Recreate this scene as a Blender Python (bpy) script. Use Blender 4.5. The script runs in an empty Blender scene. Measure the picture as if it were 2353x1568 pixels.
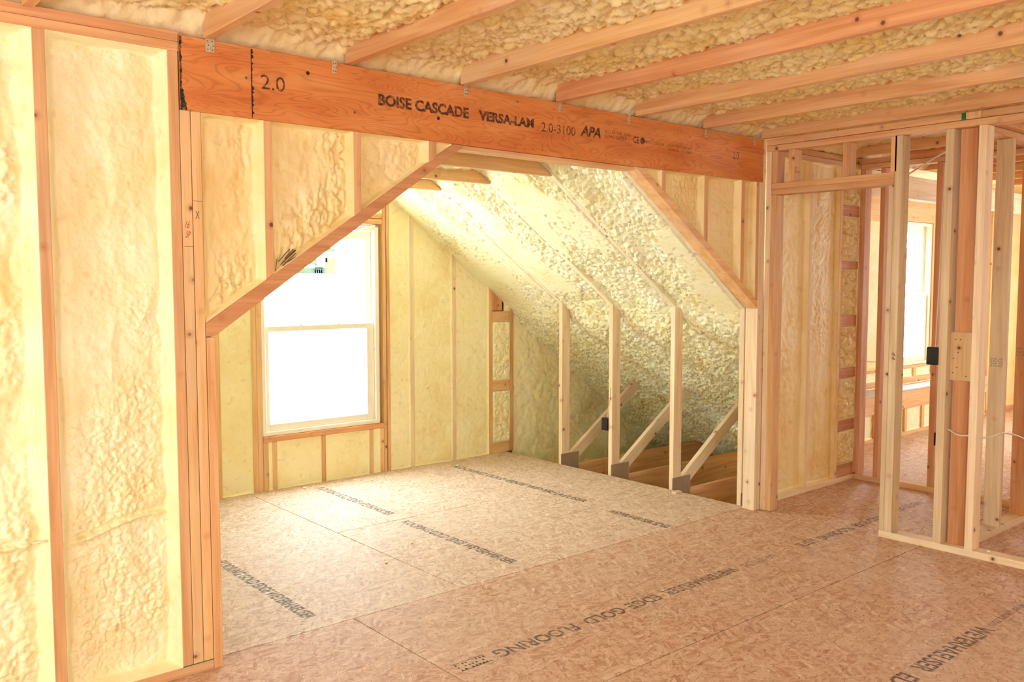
import bpy, bmesh, math, random
import numpy as np
from mathutils import Vector, Matrix, Euler

C = bpy.context.scene.collection
scene = bpy.context.scene

# ------------------------------------------------------------------ camera
W, H, F = 2353.0, 1568.0, 2016.0
PITCH = math.atan((H/2-643.0)/F)
YAW = math.atan((W/2+547.0)*math.cos(PITCH)/F)
fw = Vector((math.sin(YAW)*math.cos(PITCH), math.cos(YAW)*math.cos(PITCH), -math.sin(PITCH)))
rt = Vector((math.cos(YAW), -math.sin(YAW), 0))
up = rt.cross(fw)
cam_d = bpy.data.cameras.new('camera'); cam = bpy.data.objects.new('camera', cam_d); C.objects.link(cam)
cam_d.sensor_width = 36.0; cam_d.lens = F/W*36.0; cam_d.clip_start = 0.02; cam_d.clip_end = 100
cam.matrix_world = Matrix(((rt.x, up.x, -fw.x, 0), (rt.y, up.y, -fw.y, 0), (rt.z, up.z, -fw.z, 1.5), (0, 0, 0, 1)))
scene.camera = cam

# ------------------------------------------------------------------ light
world = bpy.data.worlds.new('overcast_sky'); scene.world = world; world.use_nodes = True
wbg = world.node_tree.nodes['Background']
wbg.inputs[0].default_value = (0.80, 0.94, 1.0, 1); wbg.inputs[1].default_value = 18.5
scene.view_settings.view_transform = 'Standard'; scene.view_settings.look = 'None'
scene.view_settings.gamma = 1.0; scene.view_settings.use_curve_mapping = False
scene.view_settings.exposure = 0.09
cy = scene.cycles
cy.max_bounces = 5; cy.diffuse_bounces = 5; cy.glossy_bounces = 2; cy.transmission_bounces = 2; cy.transparent_max_bounces = 6
cy.caustics_reflective = False; cy.caustics_refractive = False; cy.sample_clamp_indirect = 16.0
cy.use_denoising = True; cy.use_adaptive_sampling = True; cy.adaptive_threshold = 0.15; cy.adaptive_min_samples = 16

def portal(name, loc, rot, sx, sy):
    l = bpy.data.lights.new(name, 'AREA'); l.shape = 'RECTANGLE'; l.size = sx; l.size_y = sy
    l.cycles.is_portal = True
    o = bpy.data.objects.new(name, l); o.location = loc; o.rotation_euler = rot; C.objects.link(o); return o
R90 = math.pi/2
# daylight portals in the window openings (they only steer sampling of the sky)
portal('daylight_alcove_window', (3.13, 5.93, 1.15), (-R90, 0, 0), 0.95, 1.5)
portal('daylight_far_window', (8.86, 4.27, 1.35), (-R90, 0, 0), 0.84, 1.4)
LEFT_WIN = [(-0.6, 0.1), (1.3, 2.4)]  # unseen windows added beside and behind the camera, sized for light balance
BACK_WIN = [(-2.2, -0.9), (-0.6, 0.7)]
RIGHT_WIN = [(-1.8, -0.4), (1.0, 2.6)]
for a, b in LEFT_WIN: portal('daylight_added_left_window', (-2.62, (a+b)/2, 1.4), (0, -R90, 0), 1.5, b-a)
for a, b in BACK_WIN: portal('daylight_added_back_window', ((a+b)/2, -3.72, 1.4), (R90, 0, 0), b-a, 1.5)
for a, b in RIGHT_WIN: portal('daylight_added_right_window', (11.62, (a+b)/2, 1.4), (0, R90, 0), 1.5, b-a)

# ------------------------------------------------------------------ materials
def nt_new(name):
    m = bpy.data.materials.new(name); m.use_nodes = True
    nt = m.node_tree; b = nt.nodes['Principled BSDF']; return m, nt, b
def N(nt, t, **k):
    n = nt.nodes.new(t)
    for a, v in k.items(): setattr(n, a, v)
    return n
def ramp(nt, fac, stops):
    r = N(nt, 'ShaderNodeValToRGB'); cr = r.color_ramp
    while len(cr.elements) < len(stops): cr.elements.new(0.5)
    for e, (p, c) in zip(cr.elements, stops):
        e.position = p; e.color = (c[0], c[1], c[2], 1) if len(c) == 3 else c
    nt.links.new(fac, r.inputs[0]); return r.outputs[0]
def mix(nt, fac, a, b, mode='MIX'):
    m = N(nt, 'ShaderNodeMix', data_type='RGBA', blend_type=mode)
    for s, v in ((m.inputs[0], fac), (m.inputs[6], a), (m.inputs[7], b)):
        if hasattr(v, 'links'): nt.links.new(v, s)
        elif isinstance(v, (int, float)): s.default_value = v
        else: s.default_value = (v[0], v[1], v[2], 1)
    return m.outputs[2]
def mth(nt, op, a, b=None):
    m = N(nt, 'ShaderNodeMath', operation=op)
    for s, v in ((m.inputs[0], a), (m.inputs[1], b)):
        if v is None: continue
        if hasattr(v, 'links'): nt.links.new(v, s)
        else: s.default_value = v
    return m.outputs[0]
def srgb(r, g, b):
    f = lambda c: (c/255/12.92) if c/255 <= 0.04045 else ((c/255+0.055)/1.055)**2.4
    return (f(r), f(g), f(b))

TINTS = {  # light, dark grain, per-board shift
    'pine': (srgb(238, 194, 138), srgb(222, 164, 104)),
    'fir': (srgb(231, 180, 128), srgb(210, 150, 96)),
    'red': (srgb(224, 164, 114), srgb(200, 132, 84)),
    'pale': (srgb(244, 220, 184), srgb(230, 196, 152)),
    'grey': (srgb(234, 208, 168), srgb(212, 180, 136)),
    'ply': (srgb(232, 196, 146), srgb(218, 176, 124)),
    'dust': (srgb(250, 240, 206), srgb(240, 222, 182)),
}
_wood = {}
def wood(tint='pine', axis='Z'):
    k = (tint, axis)
    if k in _wood: return _wood[k]
    m, nt, b = nt_new('wood_%s_%s' % (tint, axis)); L = nt.links
    tc = N(nt, 'ShaderNodeTexCoord'); oi = N(nt, 'ShaderNodeObjectInfo')
    off = N(nt, 'ShaderNodeVectorMath', operation='SCALE'); off.inputs[0].default_value = (37.1, 53.7, 71.3)
    L.new(oi.outputs['Random'], off.inputs['Scale'])
    add = N(nt, 'ShaderNodeVectorMath', operation='ADD'); L.new(tc.outputs['Object'], add.inputs[0]); L.new(off.outputs[0], add.inputs[1])
    mp = N(nt, 'ShaderNodeMapping'); L.new(add.outputs[0], mp.inputs[0])
    s = {'X': (0.9, 14, 14), 'Y': (14, 0.9, 14), 'Z': (14, 14, 0.9)}[axis]; mp.inputs['Scale'].default_value = s
    n1 = N(nt, 'ShaderNodeTexNoise'); n1.inputs['Scale'].default_value = 1.6; n1.inputs['Detail'].default_value = 3; n1.inputs['Distortion'].default_value = 0.7
    L.new(mp.outputs[0], n1.inputs[0])
    mp2 = N(nt, 'ShaderNodeMapping'); L.new(add.outputs[0], mp2.inputs[0]); mp2.inputs['Scale'].default_value = tuple(v*6 if v > 1 else 1.6 for v in s)
    n2 = N(nt, 'ShaderNodeTexNoise'); n2.inputs['Scale'].default_value = 2.0; n2.inputs['Detail'].default_value = 2; L.new(mp2.outputs[0], n2.inputs[0])
    lt, dk = TINTS[tint]
    base = ramp(nt, n1.outputs[0], [(0.3, dk), (0.62, lt)])
    fine = ramp(nt, n2.outputs[0], [(0.3, (0.86, 0.84, 0.80)), (0.55, (1, 1, 1))])
    col = mix(nt, 0.8, base, fine, 'MULTIPLY')
    # grey weathering / stain blotches
    n3 = N(nt, 'ShaderNodeTexNoise'); n3.inputs['Scale'].default_value = 2.3; L.new(add.outputs[0], n3.inputs[0])
    st = ramp(nt, n3.outputs[0], [(0.52, (0, 0, 0)), (0.72, (1, 1, 1))])
    col = mix(nt, mth(nt, 'MULTIPLY', st, 0.35 if tint in ('grey', 'pine', 'pale') else 0.15), col, srgb(204, 188, 166))
    # knots
    v = N(nt, 'ShaderNodeTexVoronoi'); v.inputs['Scale'].default_value = 8.0; L.new(add.outputs[0], v.inputs[0])
    kn = ramp(nt, v.outputs['Distance'], [(0.05, (1, 1, 1)), (0.09, (0, 0, 0))])
    ring = ramp(nt, v.outputs['Distance'], [(0.07, (1, 1, 1)), (0.2, (0, 0, 0))])
    col = mix(nt, mth(nt, 'MULTIPLY', ring, 0.4), col, srgb(176, 104, 66))
    col = mix(nt, mth(nt, 'MULTIPLY', kn, 0.85), col, srgb(92, 44, 26))
    hsv = N(nt, 'ShaderNodeHueSaturation'); L.new(col, hsv.inputs['Color'])
    rv = N(nt, 'ShaderNodeMapRange'); rv.inputs[3].default_value = 0.9; rv.inputs[4].default_value = 1.08
    L.new(oi.outputs['Random'], rv.inputs[0]); L.new(rv.outputs[0], hsv.inputs['Value'])
    L.new(hsv.outputs[0], b.inputs['Base Color'])
    b.inputs['Roughness'].default_value = 0.62; b.inputs['Specular IOR Level'].default_value = 0.3
    bp = N(nt, 'ShaderNodeBump'); bp.inputs['Strength'].default_value = 0.12; bp.inputs['Distance'].default_value = 0.002
    L.new(n2.outputs[0], bp.inputs['Height']); L.new(bp.outputs[0], b.inputs['Normal'])
    _wood[k] = m; return m

def beam_mat():
    m, nt, b = nt_new('laminated_veneer'); L = nt.links
    tc = N(nt, 'ShaderNodeTexCoord'); mp = N(nt, 'ShaderNodeMapping'); L.new(tc.outputs['Object'], mp.inputs[0])
    mp.inputs['Scale'].default_value = (1.3, 3, 7)
    n = N(nt, 'ShaderNodeTexNoise'); n.inputs['Scale'].default_value = 1.3; n.inputs['Detail'].default_value = 1; n.inputs['Distortion'].default_value = 1.2
    L.new(mp.outputs[0], n.inputs[0])
    w = mth(nt, 'FRACT', mth(nt, 'MULTIPLY', n.outputs[0], 17.0))
    lines = ramp(nt, w, [(0.0, (0.72, 0.66, 0.6)), (0.25, (1, 1, 1)), (0.8, (1, 1, 1)), (1.0, (0.72, 0.66, 0.6))])
    n2 = N(nt, 'ShaderNodeTexNoise'); n2.inputs['Scale'].default_value = 2.0; n2.inputs['Detail'].default_value = 4; L.new(mp.outputs[0], n2.inputs[0])
    base = ramp(nt, n2.outputs[0], [(0.3, srgb(208, 116, 56)), (0.55, srgb(222, 138, 72)), (0.75, srgb(228, 156, 94))])
    col = mix(nt, 0.75, base, lines, 'MULTIPLY')
    v = N(nt, 'ShaderNodeTexVoronoi'); v.inputs['Scale'].default_value = 8.0; L.new(tc.outputs['Object'], v.inputs[0])
    kn = ramp(nt, v.outputs['Distance'], [(0.03, (1, 1, 1)), (0.06, (0, 0, 0))])
    col = mix(nt, mth(nt, 'MULTIPLY', kn, 0.8), col, srgb(70, 34, 22))
    # sprayed foam mist towards the top edge comes off the wood as pale dust
    v2 = N(nt, 'ShaderNodeTexVoronoi'); v2.inputs['Scale'].default_value = 38.0; L.new(tc.outputs['Object'], v2.inputs[0])
    sp = ramp(nt, v2.outputs['Distance'], [(0.05, (1, 1, 1)), (0.09, (0, 0, 0))])
    col = mix(nt, mth(nt, 'MULTIPLY', sp, 0.5), col, srgb(236, 190, 140))
    L.new(col, b.inputs['Base Color']); b.inputs['Roughness'].default_value = 0.5
    return m

def foam_mat(name, c1, c2, c3, rough=0.5, bump=0.5, fs=60.0):
    m, nt, b = nt_new(name); L = nt.links
    g = N(nt, 'ShaderNodeNewGeometry')
    n = N(nt, 'ShaderNodeTexNoise'); n.inputs['Scale'].default_value = 3.0; n.inputs['Detail'].default_value = 3; n.inputs['Roughness'].default_value = 0.65
    L.new(g.outputs['Position'], n.inputs[0])
    col = ramp(nt, n.outputs[0], [(0.3, c3), (0.5, c1), (0.72, c2)])
    n2 = N(nt, 'ShaderNodeTexNoise'); n2.inputs['Scale'].default_value = 22.0; n2.inputs['Detail'].default_value = 1; L.new(g.outputs['Position'], n2.inputs[0])
    sp = ramp(nt, n2.outputs[0], [(0.28, (1, 1, 1)), (0.36, (0, 0, 0))])
    col = mix(nt, mth(nt, 'MULTIPLY', sp, 0.2), col, srgb(206, 160, 92))
    L.new(col, b.inputs['Base Color']); b.inputs['Roughness'].default_value = rough; b.inputs['Specular IOR Level'].default_value = 0.35
    n3 = N(nt, 'ShaderNodeTexNoise'); n3.inputs['Scale'].default_value = fs; n3.inputs['Detail'].default_value = 1.5; L.new(g.outputs['Position'], n3.inputs[0])
    bp = N(nt, 'ShaderNodeBump'); bp.inputs['Strength'].default_value = bump; bp.inputs['Distance'].default_value = 0.004
    L.new(n3.outputs[0], bp.inputs['Height']); L.new(bp.outputs[0], b.inputs['Normal'])
    return m

def osb_mat(name, tone):
    m, nt, b = nt_new(name); L = nt.links
    g = N(nt, 'ShaderNodeNewGeometry')
    def flakes(rot, sx, sy, seed):
        mp = N(nt, 'ShaderNodeMapping'); L.new(g.outputs['Position'], mp.inputs[0])
        mp.vector_type = 'TEXTURE'; mp.inputs['Rotation'].default_value = (0, 0, rot); mp.inputs['Scale'].default_value = (1/sx, 1/sy, 1000); mp.inputs['Location'].default_value = (seed, seed*2, 0)
        v = N(nt, 'ShaderNodeTexVoronoi', voronoi_dimensions='2D'); v.inputs['Scale'].default_value = 1.0; L.new(mp.outputs[0], v.inputs[0])
        sep = N(nt, 'ShaderNodeSeparateColor'); L.new(v.outputs['Color'], sep.inputs[0])
        return sep.outputs[0], v.outputs['Distance']
    a, da = flakes(0.1, 12, 62, 0.0); c, dc = flakes(1.0, 15, 66, 3.3)
    nz = N(nt, 'ShaderNodeTexNoise', noise_dimensions='2D'); nz.inputs['Scale'].default_value = 7.0; nz.inputs['Detail'].default_value = 2; L.new(g.outputs['Position'], nz.inputs[0])
    f1 = ramp(nt, nz.outputs[0], [(0.47, (0, 0, 0)), (0.50, (1, 1, 1))])
    k = mix(nt, f1, a, c)
    dist = mix(nt, f1, da, dc)
    cols = [srgb(*t) for t in tone]
    col = ramp(nt, k, [(0.0, cols[0]), (0.25, cols[1]), (0.55, cols[2]), (0.9, cols[3]), (1.0, cols[4])])
    edge = ramp(nt, dist, [(0.5, (1, 1, 1)), (0.95, (0.8, 0.75, 0.7))])
    col = mix(nt, 0.3, col, edge, 'MULTIPLY')
    n5 = N(nt, 'ShaderNodeTexNoise', noise_dimensions='2D'); n5.inputs['Scale'].default_value = 160.0; n5.inputs['Detail'].default_value = 0; L.new(g.outputs['Position'], n5.inputs[0])
    gr = ramp(nt, n5.outputs[0], [(0.3, (0.86, 0.84, 0.82)), (0.6, (1.03, 1.03, 1.03))])
    col = mix(nt, 0.7, col, gr, 'MULTIPLY')
    # dark slivers
    for ang, sx, sy, cc, st_, loc, th in ((0.1, 8, 36, tone[0], 0.55, 2, .4), (0.7, 9, 40, tone[4], 0.4, 7, .34), (-0.6, 9, 44, tone[3], 0.7, 12, .4), (1.3, 10, 46, tone[0], 0.5, 17, .36), (-1.1, 10, 46, tone[4], 0.45, 27, .32), (0.3, 16, 120, (142, 96, 76), 0.75, 0, .27), (-0.4, 18, 130, (124, 86, 72), 0.7, 4.4, .265), (1.0, 18, 140, (150, 100, 80), 0.6, 9.1, .265)):
        mp = N(nt, 'ShaderNodeMapping'); L.new(g.outputs['Position'], mp.inputs[0]); mp.vector_type = 'TEXTURE'; mp.inputs['Rotation'].default_value = (0, 0, ang); mp.inputs['Scale'].default_value = (1/sx, 1/sy, 1000); mp.inputs['Location'].default_value = (loc, loc, 0)
        n6 = N(nt, 'ShaderNodeTexNoise', noise_dimensions='2D'); n6.inputs['Scale'].default_value = 1.0; n6.inputs['Detail'].default_value = 1.0; L.new(mp.outputs[0], n6.inputs[0])
        sl = ramp(nt, n6.outputs[0], [(th-0.02, (1, 1, 1)), (th+0.015, (0, 0, 0))])
        col = mix(nt, mth(nt, 'MULTIPLY', sl, st_), col, srgb(*cc))
    n7 = N(nt, 'ShaderNodeTexNoise', noise_dimensions='2D'); n7.inputs['Scale'].default_value = 1.1; n7.inputs['Detail'].default_value = 3; L.new(g.outputs['Position'], n7.inputs[0])
    du = ramp(nt, n7.outputs[0], [(0.45, (0, 0, 0)), (0.75, (1, 1, 1))])
    col = mix(nt, mth(nt, 'MULTIPLY', du, 0.3), col, srgb(222, 200, 184))
    L.new(col, b.inputs['Base Color'])
    b.inputs['Roughness'].default_value = 0.64; b.inputs['Specular IOR Level'].default_value = 0.5
    bp = N(nt, 'ShaderNodeBump'); bp.inputs['Strength'].default_value = 0.25; bp.inputs['Distance'].default_value = 0.002
    L.new(n5.outputs[0], bp.inputs['Height']); L.new(bp.outputs[0], b.inputs['Normal'])
    return m

def plain(name, col, rough=0.5, metal=0.0, noise=0.0, ns=30.0):
    m, nt, b = nt_new(name)
    if noise:
        g = N(nt, 'ShaderNodeTexCoord'); n = N(nt, 'ShaderNodeTexNoise'); n.inputs['Scale'].default_value = ns; nt.links.new(g.outputs['Object'], n.inputs[0])
        c = ramp(nt, n.outputs[0], [(0.3, tuple(x*(1-noise) for x in col)), (0.7, tuple(min(1, x*(1+noise)) for x in col))])
        nt.links.new(c, b.inputs['Base Color'])
    else: b.inputs['Base Color'].default_value = (*col, 1)
    b.inputs['Roughness'].default_value = rough; b.inputs['Metallic'].default_value = metal
    return m
def ink_mat(name, col, cover=0.75, scale=60.0):
    m, nt, b = nt_new(name); L = nt.links
    b.inputs['Base Color'].default_value = (*col, 1); b.inputs['Roughness'].default_value = 0.7
    tr = N(nt, 'ShaderNodeBsdfTransparent'); mx = N(nt, 'ShaderNodeMixShader')
    g = N(nt, 'ShaderNodeNewGeometry'); n = N(nt, 'ShaderNodeTexNoise'); n.inputs['Scale'].default_value = scale; n.inputs['Detail'].default_value = 3
    L.new(g.outputs['Position'], n.inputs[0])
    f = ramp(nt, n.outputs[0], [(0.32, (cover*0.35,)*3), (0.55, (cover,)*3)])
    L.new(f, mx.inputs[0]); L.new(tr.outputs[0], mx.inputs[1]); L.new(b.outputs[0], mx.inputs[2])
    L.new(mx.outputs[0], nt.nodes['Material Output'].inputs[0]); return m
def glass_mat():
    m, nt, b = nt_new('window_glass'); L = nt.links
    tr = N(nt, 'ShaderNodeBsdfTransparent'); tr.inputs[0].default_value = (0.99, 1.0, 0.995, 1)
    gl = N(nt, 'ShaderNodeBsdfGlossy'); gl.inputs['Roughness'].default_value = 0.02
    mx = N(nt, 'ShaderNodeMixShader'); mx.inputs[0].default_value = 0.03; L.new(tr.outputs[0], mx.inputs[1]); L.new(gl.outputs[0], mx.inputs[2])
    L.new(mx.outputs[0], nt.nodes['Material Output'].inputs[0]); return m

FOAM_WALL = foam_mat('spray_foam_wall', srgb(247, 232, 184), srgb(251, 240, 204), srgb(242, 218, 156), 0.42, 0.45)
FOAM_GABLE = foam_mat('spray_foam_gable', srgb(247, 222, 160), srgb(250, 230, 178), srgb(240, 206, 134), 0.5, 0.35)
FOAM_BACK = foam_mat('spray_foam_alcove', srgb(249, 236, 184), srgb(251, 241, 202), srgb(243, 224, 164), 0.55, 0.3)
FOAM_SLOPE = foam_mat('spray_foam_slope', srgb(251, 245, 202), srgb(252, 248, 218), srgb(246, 234, 176), 0.5, 0.5, 90)
FOAM_CEIL = foam_mat('spray_foam_ceiling', srgb(242, 220, 164), srgb(246, 228, 182), srgb(236, 206, 134), 0.6, 0.6)
OSB_MAIN = osb_mat('osb_main', [(190, 138, 110), (208, 168, 140), (212, 174, 146), (219, 184, 158), (232, 206, 184)])
OSB_ALC = osb_mat('osb_alcove', [(200, 162, 138), (220, 190, 168), (224, 196, 174), (228, 202, 182), (240, 222, 208)])  # paler copy of the main OSB, window light partly put into its colour
LVL = beam_mat()
INK = ink_mat('stencil_ink', srgb(84, 46, 30), 0.8, 55)
INKF = ink_mat('floor_ink', srgb(92, 78, 80), 0.6, 45)
INKG = ink_mat('green_ink', srgb(60, 110, 86), 0.8, 120)
RED_INK = plain('red_crayon', srgb(196, 34, 40), 0.7)
PENCIL = plain('pencil_mark', srgb(110, 92, 84), 0.8)
DARK = plain('dark_gap', srgb(60, 34, 22), 0.9)
VINYL = plain('cream_vinyl', srgb(246, 238, 220), 0.35)
GLASS = glass_mat()
ZINC = plain('galvanized_steel', srgb(200, 182, 146), 0.5, 0.2, 0.2, 60)
GUSSET = plain('gusset_steel', srgb(176, 148, 122), 0.55, 0.1, 0.15, 90)
BLACK = plain('black_plastic', srgb(16, 16, 18), 0.28)
CABLE = plain('cable_sheath', srgb(232, 214, 190), 0.5)
SHEATH = plain('sheathing_board', srgb(206, 166, 120), 0.8, 0, 0.1, 8)
GREEN = plain('green_paint', srgb(24, 110, 64), 0.7)
BLACKP = ink_mat('black_end_paint', srgb(26, 34, 28), 0.98, 70)
NAILM = plain('rusty_nail', srgb(104, 72, 56), 0.5, 0.3)
STICK1 = plain('sticker_teal', srgb(196, 246, 240), 0.4)
STICK2 = plain('sticker_blue', srgb(160, 214, 250), 0.4)
STICK3 = plain('sticker_white', srgb(236, 248, 255), 0.4)
STICKD = plain('sticker_print', srgb(100, 140, 170), 0.5)

# ------------------------------------------------------------------ mesh helpers
def link(name, me, mat, parent=None):
    o = bpy.data.objects.new(name, me)
    if mat is not None: me.materials.append(mat)
    C.objects.link(o)
    if parent is not None: o.parent = parent
    return o
def tag(o, label, cat, group=None, kind=None):
    if label: o['label'] = label
    if cat: o['category'] = cat
    if group: o['group'] = group
    if kind: o['kind'] = kind
    return o
def struct(o, label=None):
    o['kind'] = 'structure'
    if label: o['label'] = label
    return o
def root(name, loc, label, cat, group=None):
    o = bpy.data.objects.new(name, None); o.location = loc; o.empty_display_size = 0.1; C.objects.link(o)
    return tag(o, label, cat, group)
def box_bm(bm, a, b):
    x0, y0, z0 = [min(a[i], b[i]) for i in range(3)]; x1, y1, z1 = [max(a[i], b[i]) for i in range(3)]
    vs = [bm.verts.new(p) for p in ((x0, y0, z0), (x1, y0, z0), (x1, y1, z0), (x0, y1, z0), (x0, y0, z1), (x1, y0, z1), (x1, y1, z1), (x0, y1, z1))]
    for f in ((3, 2, 1, 0), (4, 5, 6, 7), (0, 1, 5, 4), (1, 2, 6, 5), (2, 3, 7, 6), (3, 0, 4, 7)): bm.faces.new([vs[i] for i in f])
def bm_mesh(bm, name, off=(0, 0, 0), bevel=0.0):
    if bevel: bmesh.ops.bevel(bm, geom=bm.edges[:], offset=bevel, segments=1, affect='EDGES')
    bmesh.ops.recalc_face_normals(bm, faces=bm.faces[:])
    bmesh.ops.translate(bm, verts=bm.verts[:], vec=(-off[0], -off[1], -off[2]))
    me = bpy.data.meshes.new(name); bm.to_mesh(me); bm.free(); return me
def ppos(parent):
    v = Vector((0, 0, 0))
    while parent is not None: v += Vector(parent.location); parent = parent.parent
    return v
def boxes(name, bl, mat, parent=None, bevel=0.0):
    """bl: list of (p0, p1); world coordinates; origin at the base centre"""
    xs = np.array([p for ab in bl for p in ab], float)
    o0 = Vector(((xs[:, 0].min()+xs[:, 0].max())/2, (xs[:, 1].min()+xs[:, 1].max())/2, xs[:, 2].min()))
    bm = bmesh.new()
    for a, b in bl: box_bm(bm, a, b)
    me = bm_mesh(bm, name, o0, bevel); o = link(name, me, mat, parent); o.location = o0-ppos(parent); return o
def board(name, a, b, tint='pine', parent=None, axis=None):
    d = [abs(b[i]-a[i]) for i in range(3)]; ax = axis or 'XYZ'[d.index(max(d))]
    return boxes(name, [(a, b)], wood(tint, ax), parent, 0.0018)
def prism(name, poly, y0, y1, mat, parent=None, bevel=0.0018, plane='XZ'):
    """polygon in XZ extruded along Y"""
    cx = sum(p[0] for p in poly)/len(poly); cz = min(p[1] for p in poly); o0 = Vector((cx, (y0+y1)/2, cz))
    bm = bmesh.new()
    A = [bm.verts.new((x, y0, z)) for x, z in poly]; B = [bm.verts.new((x, y1, z)) for x, z in poly]
    bm.faces.new(A); bm.faces.new(B[::-1]); n = len(poly)
    for i in range(n): bm.faces.new((A[i], B[i], B[(i+1) % n], A[(i+1) % n]))
    me = bm_mesh(bm, name, o0, bevel); o = link(name, me, mat, parent); o.location = o0-ppos(parent); return o
def slanted(name, p, q, w, y0, y1, tint, parent=None):
    """board along the XZ segment p-q (centre line), width w across it; grain follows its length"""
    dx, dz = q[0]-p[0], q[1]-p[1]; Ln = math.hypot(dx, dz); ang = math.atan2(dz, dx)
    bm = bmesh.new(); box_bm(bm, (0, y0-(y0+y1)/2, -w/2), (Ln, y1-(y0+y1)/2, w/2)); me = bm_mesh(bm, name, (0, 0, 0), 0.0018)
    o = link(name, me, wood(tint, 'X'), parent); o.location = Vector((p[0], (y0+y1)/2, p[1]))-ppos(parent); o.rotation_euler = (0, -ang, 0); return o
def tube(name, pts, r, mat, parent=None, res=6):
    cu = bpy.data.curves.new(name, 'CURVE'); cu.dimensions = '3D'; cu.bevel_depth = r; cu.bevel_resolution = 2
    s = cu.splines.new('BEZIER'); s.bezier_points.add(len(pts)-1)
    o0 = Vector(pts[0])
    for bp, p in zip(s.bezier_points, pts): bp.co = Vector(p)-o0; bp.handle_left_type = bp.handle_right_type = 'AUTO'
    s.resolution_u = res
    o = bpy.data.objects.new(name, cu); C.objects.link(o)
    dg = bpy.context.evaluated_depsgraph_get(); dg.update(); me = bpy.data.meshes.new_from_object(o.evaluated_get(dg))
    bpy.data.objects.remove(o); bpy.data.curves.remove(cu)
    for p in me.polygons: p.use_smooth = True
    o = link(name, me, mat, parent); o.location = o0-ppos(parent); return o
def text_verts(s, bold=0.0, shear=0.0, spacing=1.0):
    cu = bpy.data.curves.new('t', 'FONT'); cu.body = s; cu.offset = bold; cu.shear = shear; cu.size = 1; cu.space_character = spacing; cu.resolution_u = 3
    o = bpy.data.objects.new('t', cu); C.objects.link(o)
    dg = bpy.context.evaluated_depsgraph_get(); dg.update(); me = bpy.data.meshes.new_from_object(o.evaluated_get(dg))
    bpy.data.objects.remove(o); bpy.data.curves.remove(cu)
    v = np.array([x.co[:] for x in me.vertices]); f = [tuple(p.vertices) for p in me.polygons]; bpy.data.meshes.remove(me)
    v = v[:, :2]; mn = v.min(0); mx = v.max(0); return (v-mn)/(mx-mn), f
def lettering(name, s, origin, U, V, w, h, mat, parent, **k):
    """text filling the rectangle origin + U*w x V*h"""
    v, f = text_verts(s, **k); o0 = Vector(origin); U = Vector(U); V = Vector(V)
    me = bpy.data.meshes.new(name); me.from_pydata([tuple(U*(a*w)+V*(b*h)) for a, b in v], [], f); me.update()
    o = link(name, me, mat, parent); o.location = o0-ppos(parent); return o

# ------------------------------------------------------------------ noise for foam relief
def _h(ix, iy, seed):
    n = (ix.astype(np.int64)*374761393+iy.astype(np.int64)*668265263+seed*1274126177) & 0xffffffff
    n = ((n ^ (n >> 13))*1274126177) & 0xffffffff
    n = (n ^ (n >> 16)) & 0xffffffff
    return (n % 65536)/65536.0
def vnoise(x, y, seed=0):
    ix, iy = np.floor(x), np.floor(y); fx, fy = x-ix, y-iy; fx = fx*fx*(3-2*fx); fy = fy*fy*(3-2*fy)
    a, b, c, d = _h(ix, iy, seed), _h(ix+1, iy, seed), _h(ix, iy+1, seed), _h(ix+1, iy+1, seed)
    return (a*(1-fx)+b*fx)*(1-fy)+(c*(1-fx)+d*fx)*fy
def fbm(x, y, seed=0, o=4):
    s = 0; a = 0.5; t = 0
    for i in range(o): s = s+a*vnoise(x*2**i+i*17.3, y*2**i+i*9.1, seed+i); t += a; a *= 0.5
    return s/t
def lumps(x, y, seed=0):
    """rounded popcorn bumps, 0..1"""
    ix, iy = np.floor(x), np.floor(y); d = np.full(x.shape, 9.0)
    for i in (-1, 0, 1):
        for j in (-1, 0, 1):
            jx = ix+i+0.15+0.7*_h(ix+i, iy+j, seed); jy = iy+j+0.15+0.7*_h(ix+i, iy+j, seed+77)
            r = 0.85+0.25*_h(ix+i, iy+j, seed+131)
            d = np.minimum(d, ((x-jx)**2+(y-jy)**2)/(r*r))
    return np.clip(1-d*2.3, 0, 1)**0.6
def blob(x, y, s, seed=0):
    wx = x+0.75*s*(fbm(x/s*1.3, y/s*1.3, seed+5, 3)-0.5)*2; wy = y+0.75*s*(fbm(x/s*1.3+50, y/s*1.3, seed+6, 3)-0.5)*2
    return lumps(wx/s, wy/s, seed)

def grid_mesh(name, P, mat, parent=None, smooth=True):
    """P: array (nu, nv, 3) world"""
    nu, nv, _ = P.shape; o0 = P.reshape(-1, 3).min(0); V = (P-o0).reshape(-1, 3)
    idx = np.arange(nu*nv).reshape(nu, nv)
    q = np.stack([idx[:-1, :-1], idx[1:, :-1], idx[1:, 1:], idx[:-1, 1:]], -1).reshape(-1, 4)
    me = bpy.data.meshes.new(name); me.vertices.add(len(V)); me.vertices.foreach_set('co', V.astype(np.float32).ravel())
    me.loops.add(q.size); me.loops.foreach_set('vertex_index', q.astype(np.int32).ravel())
    me.polygons.add(len(q)); me.polygons.foreach_set('loop_start', np.arange(0, q.size, 4, dtype=np.int32))
    me.polygons.foreach_set('loop_total', np.full(len(q), 4, dtype=np.int32))
    me.polygons.foreach_set('use_smooth', np.ones(len(q), dtype=bool)); me.update(); me.validate()
    o = link(name, me, mat, parent); o.location = Vector(o0)-ppos(parent); return o

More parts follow.
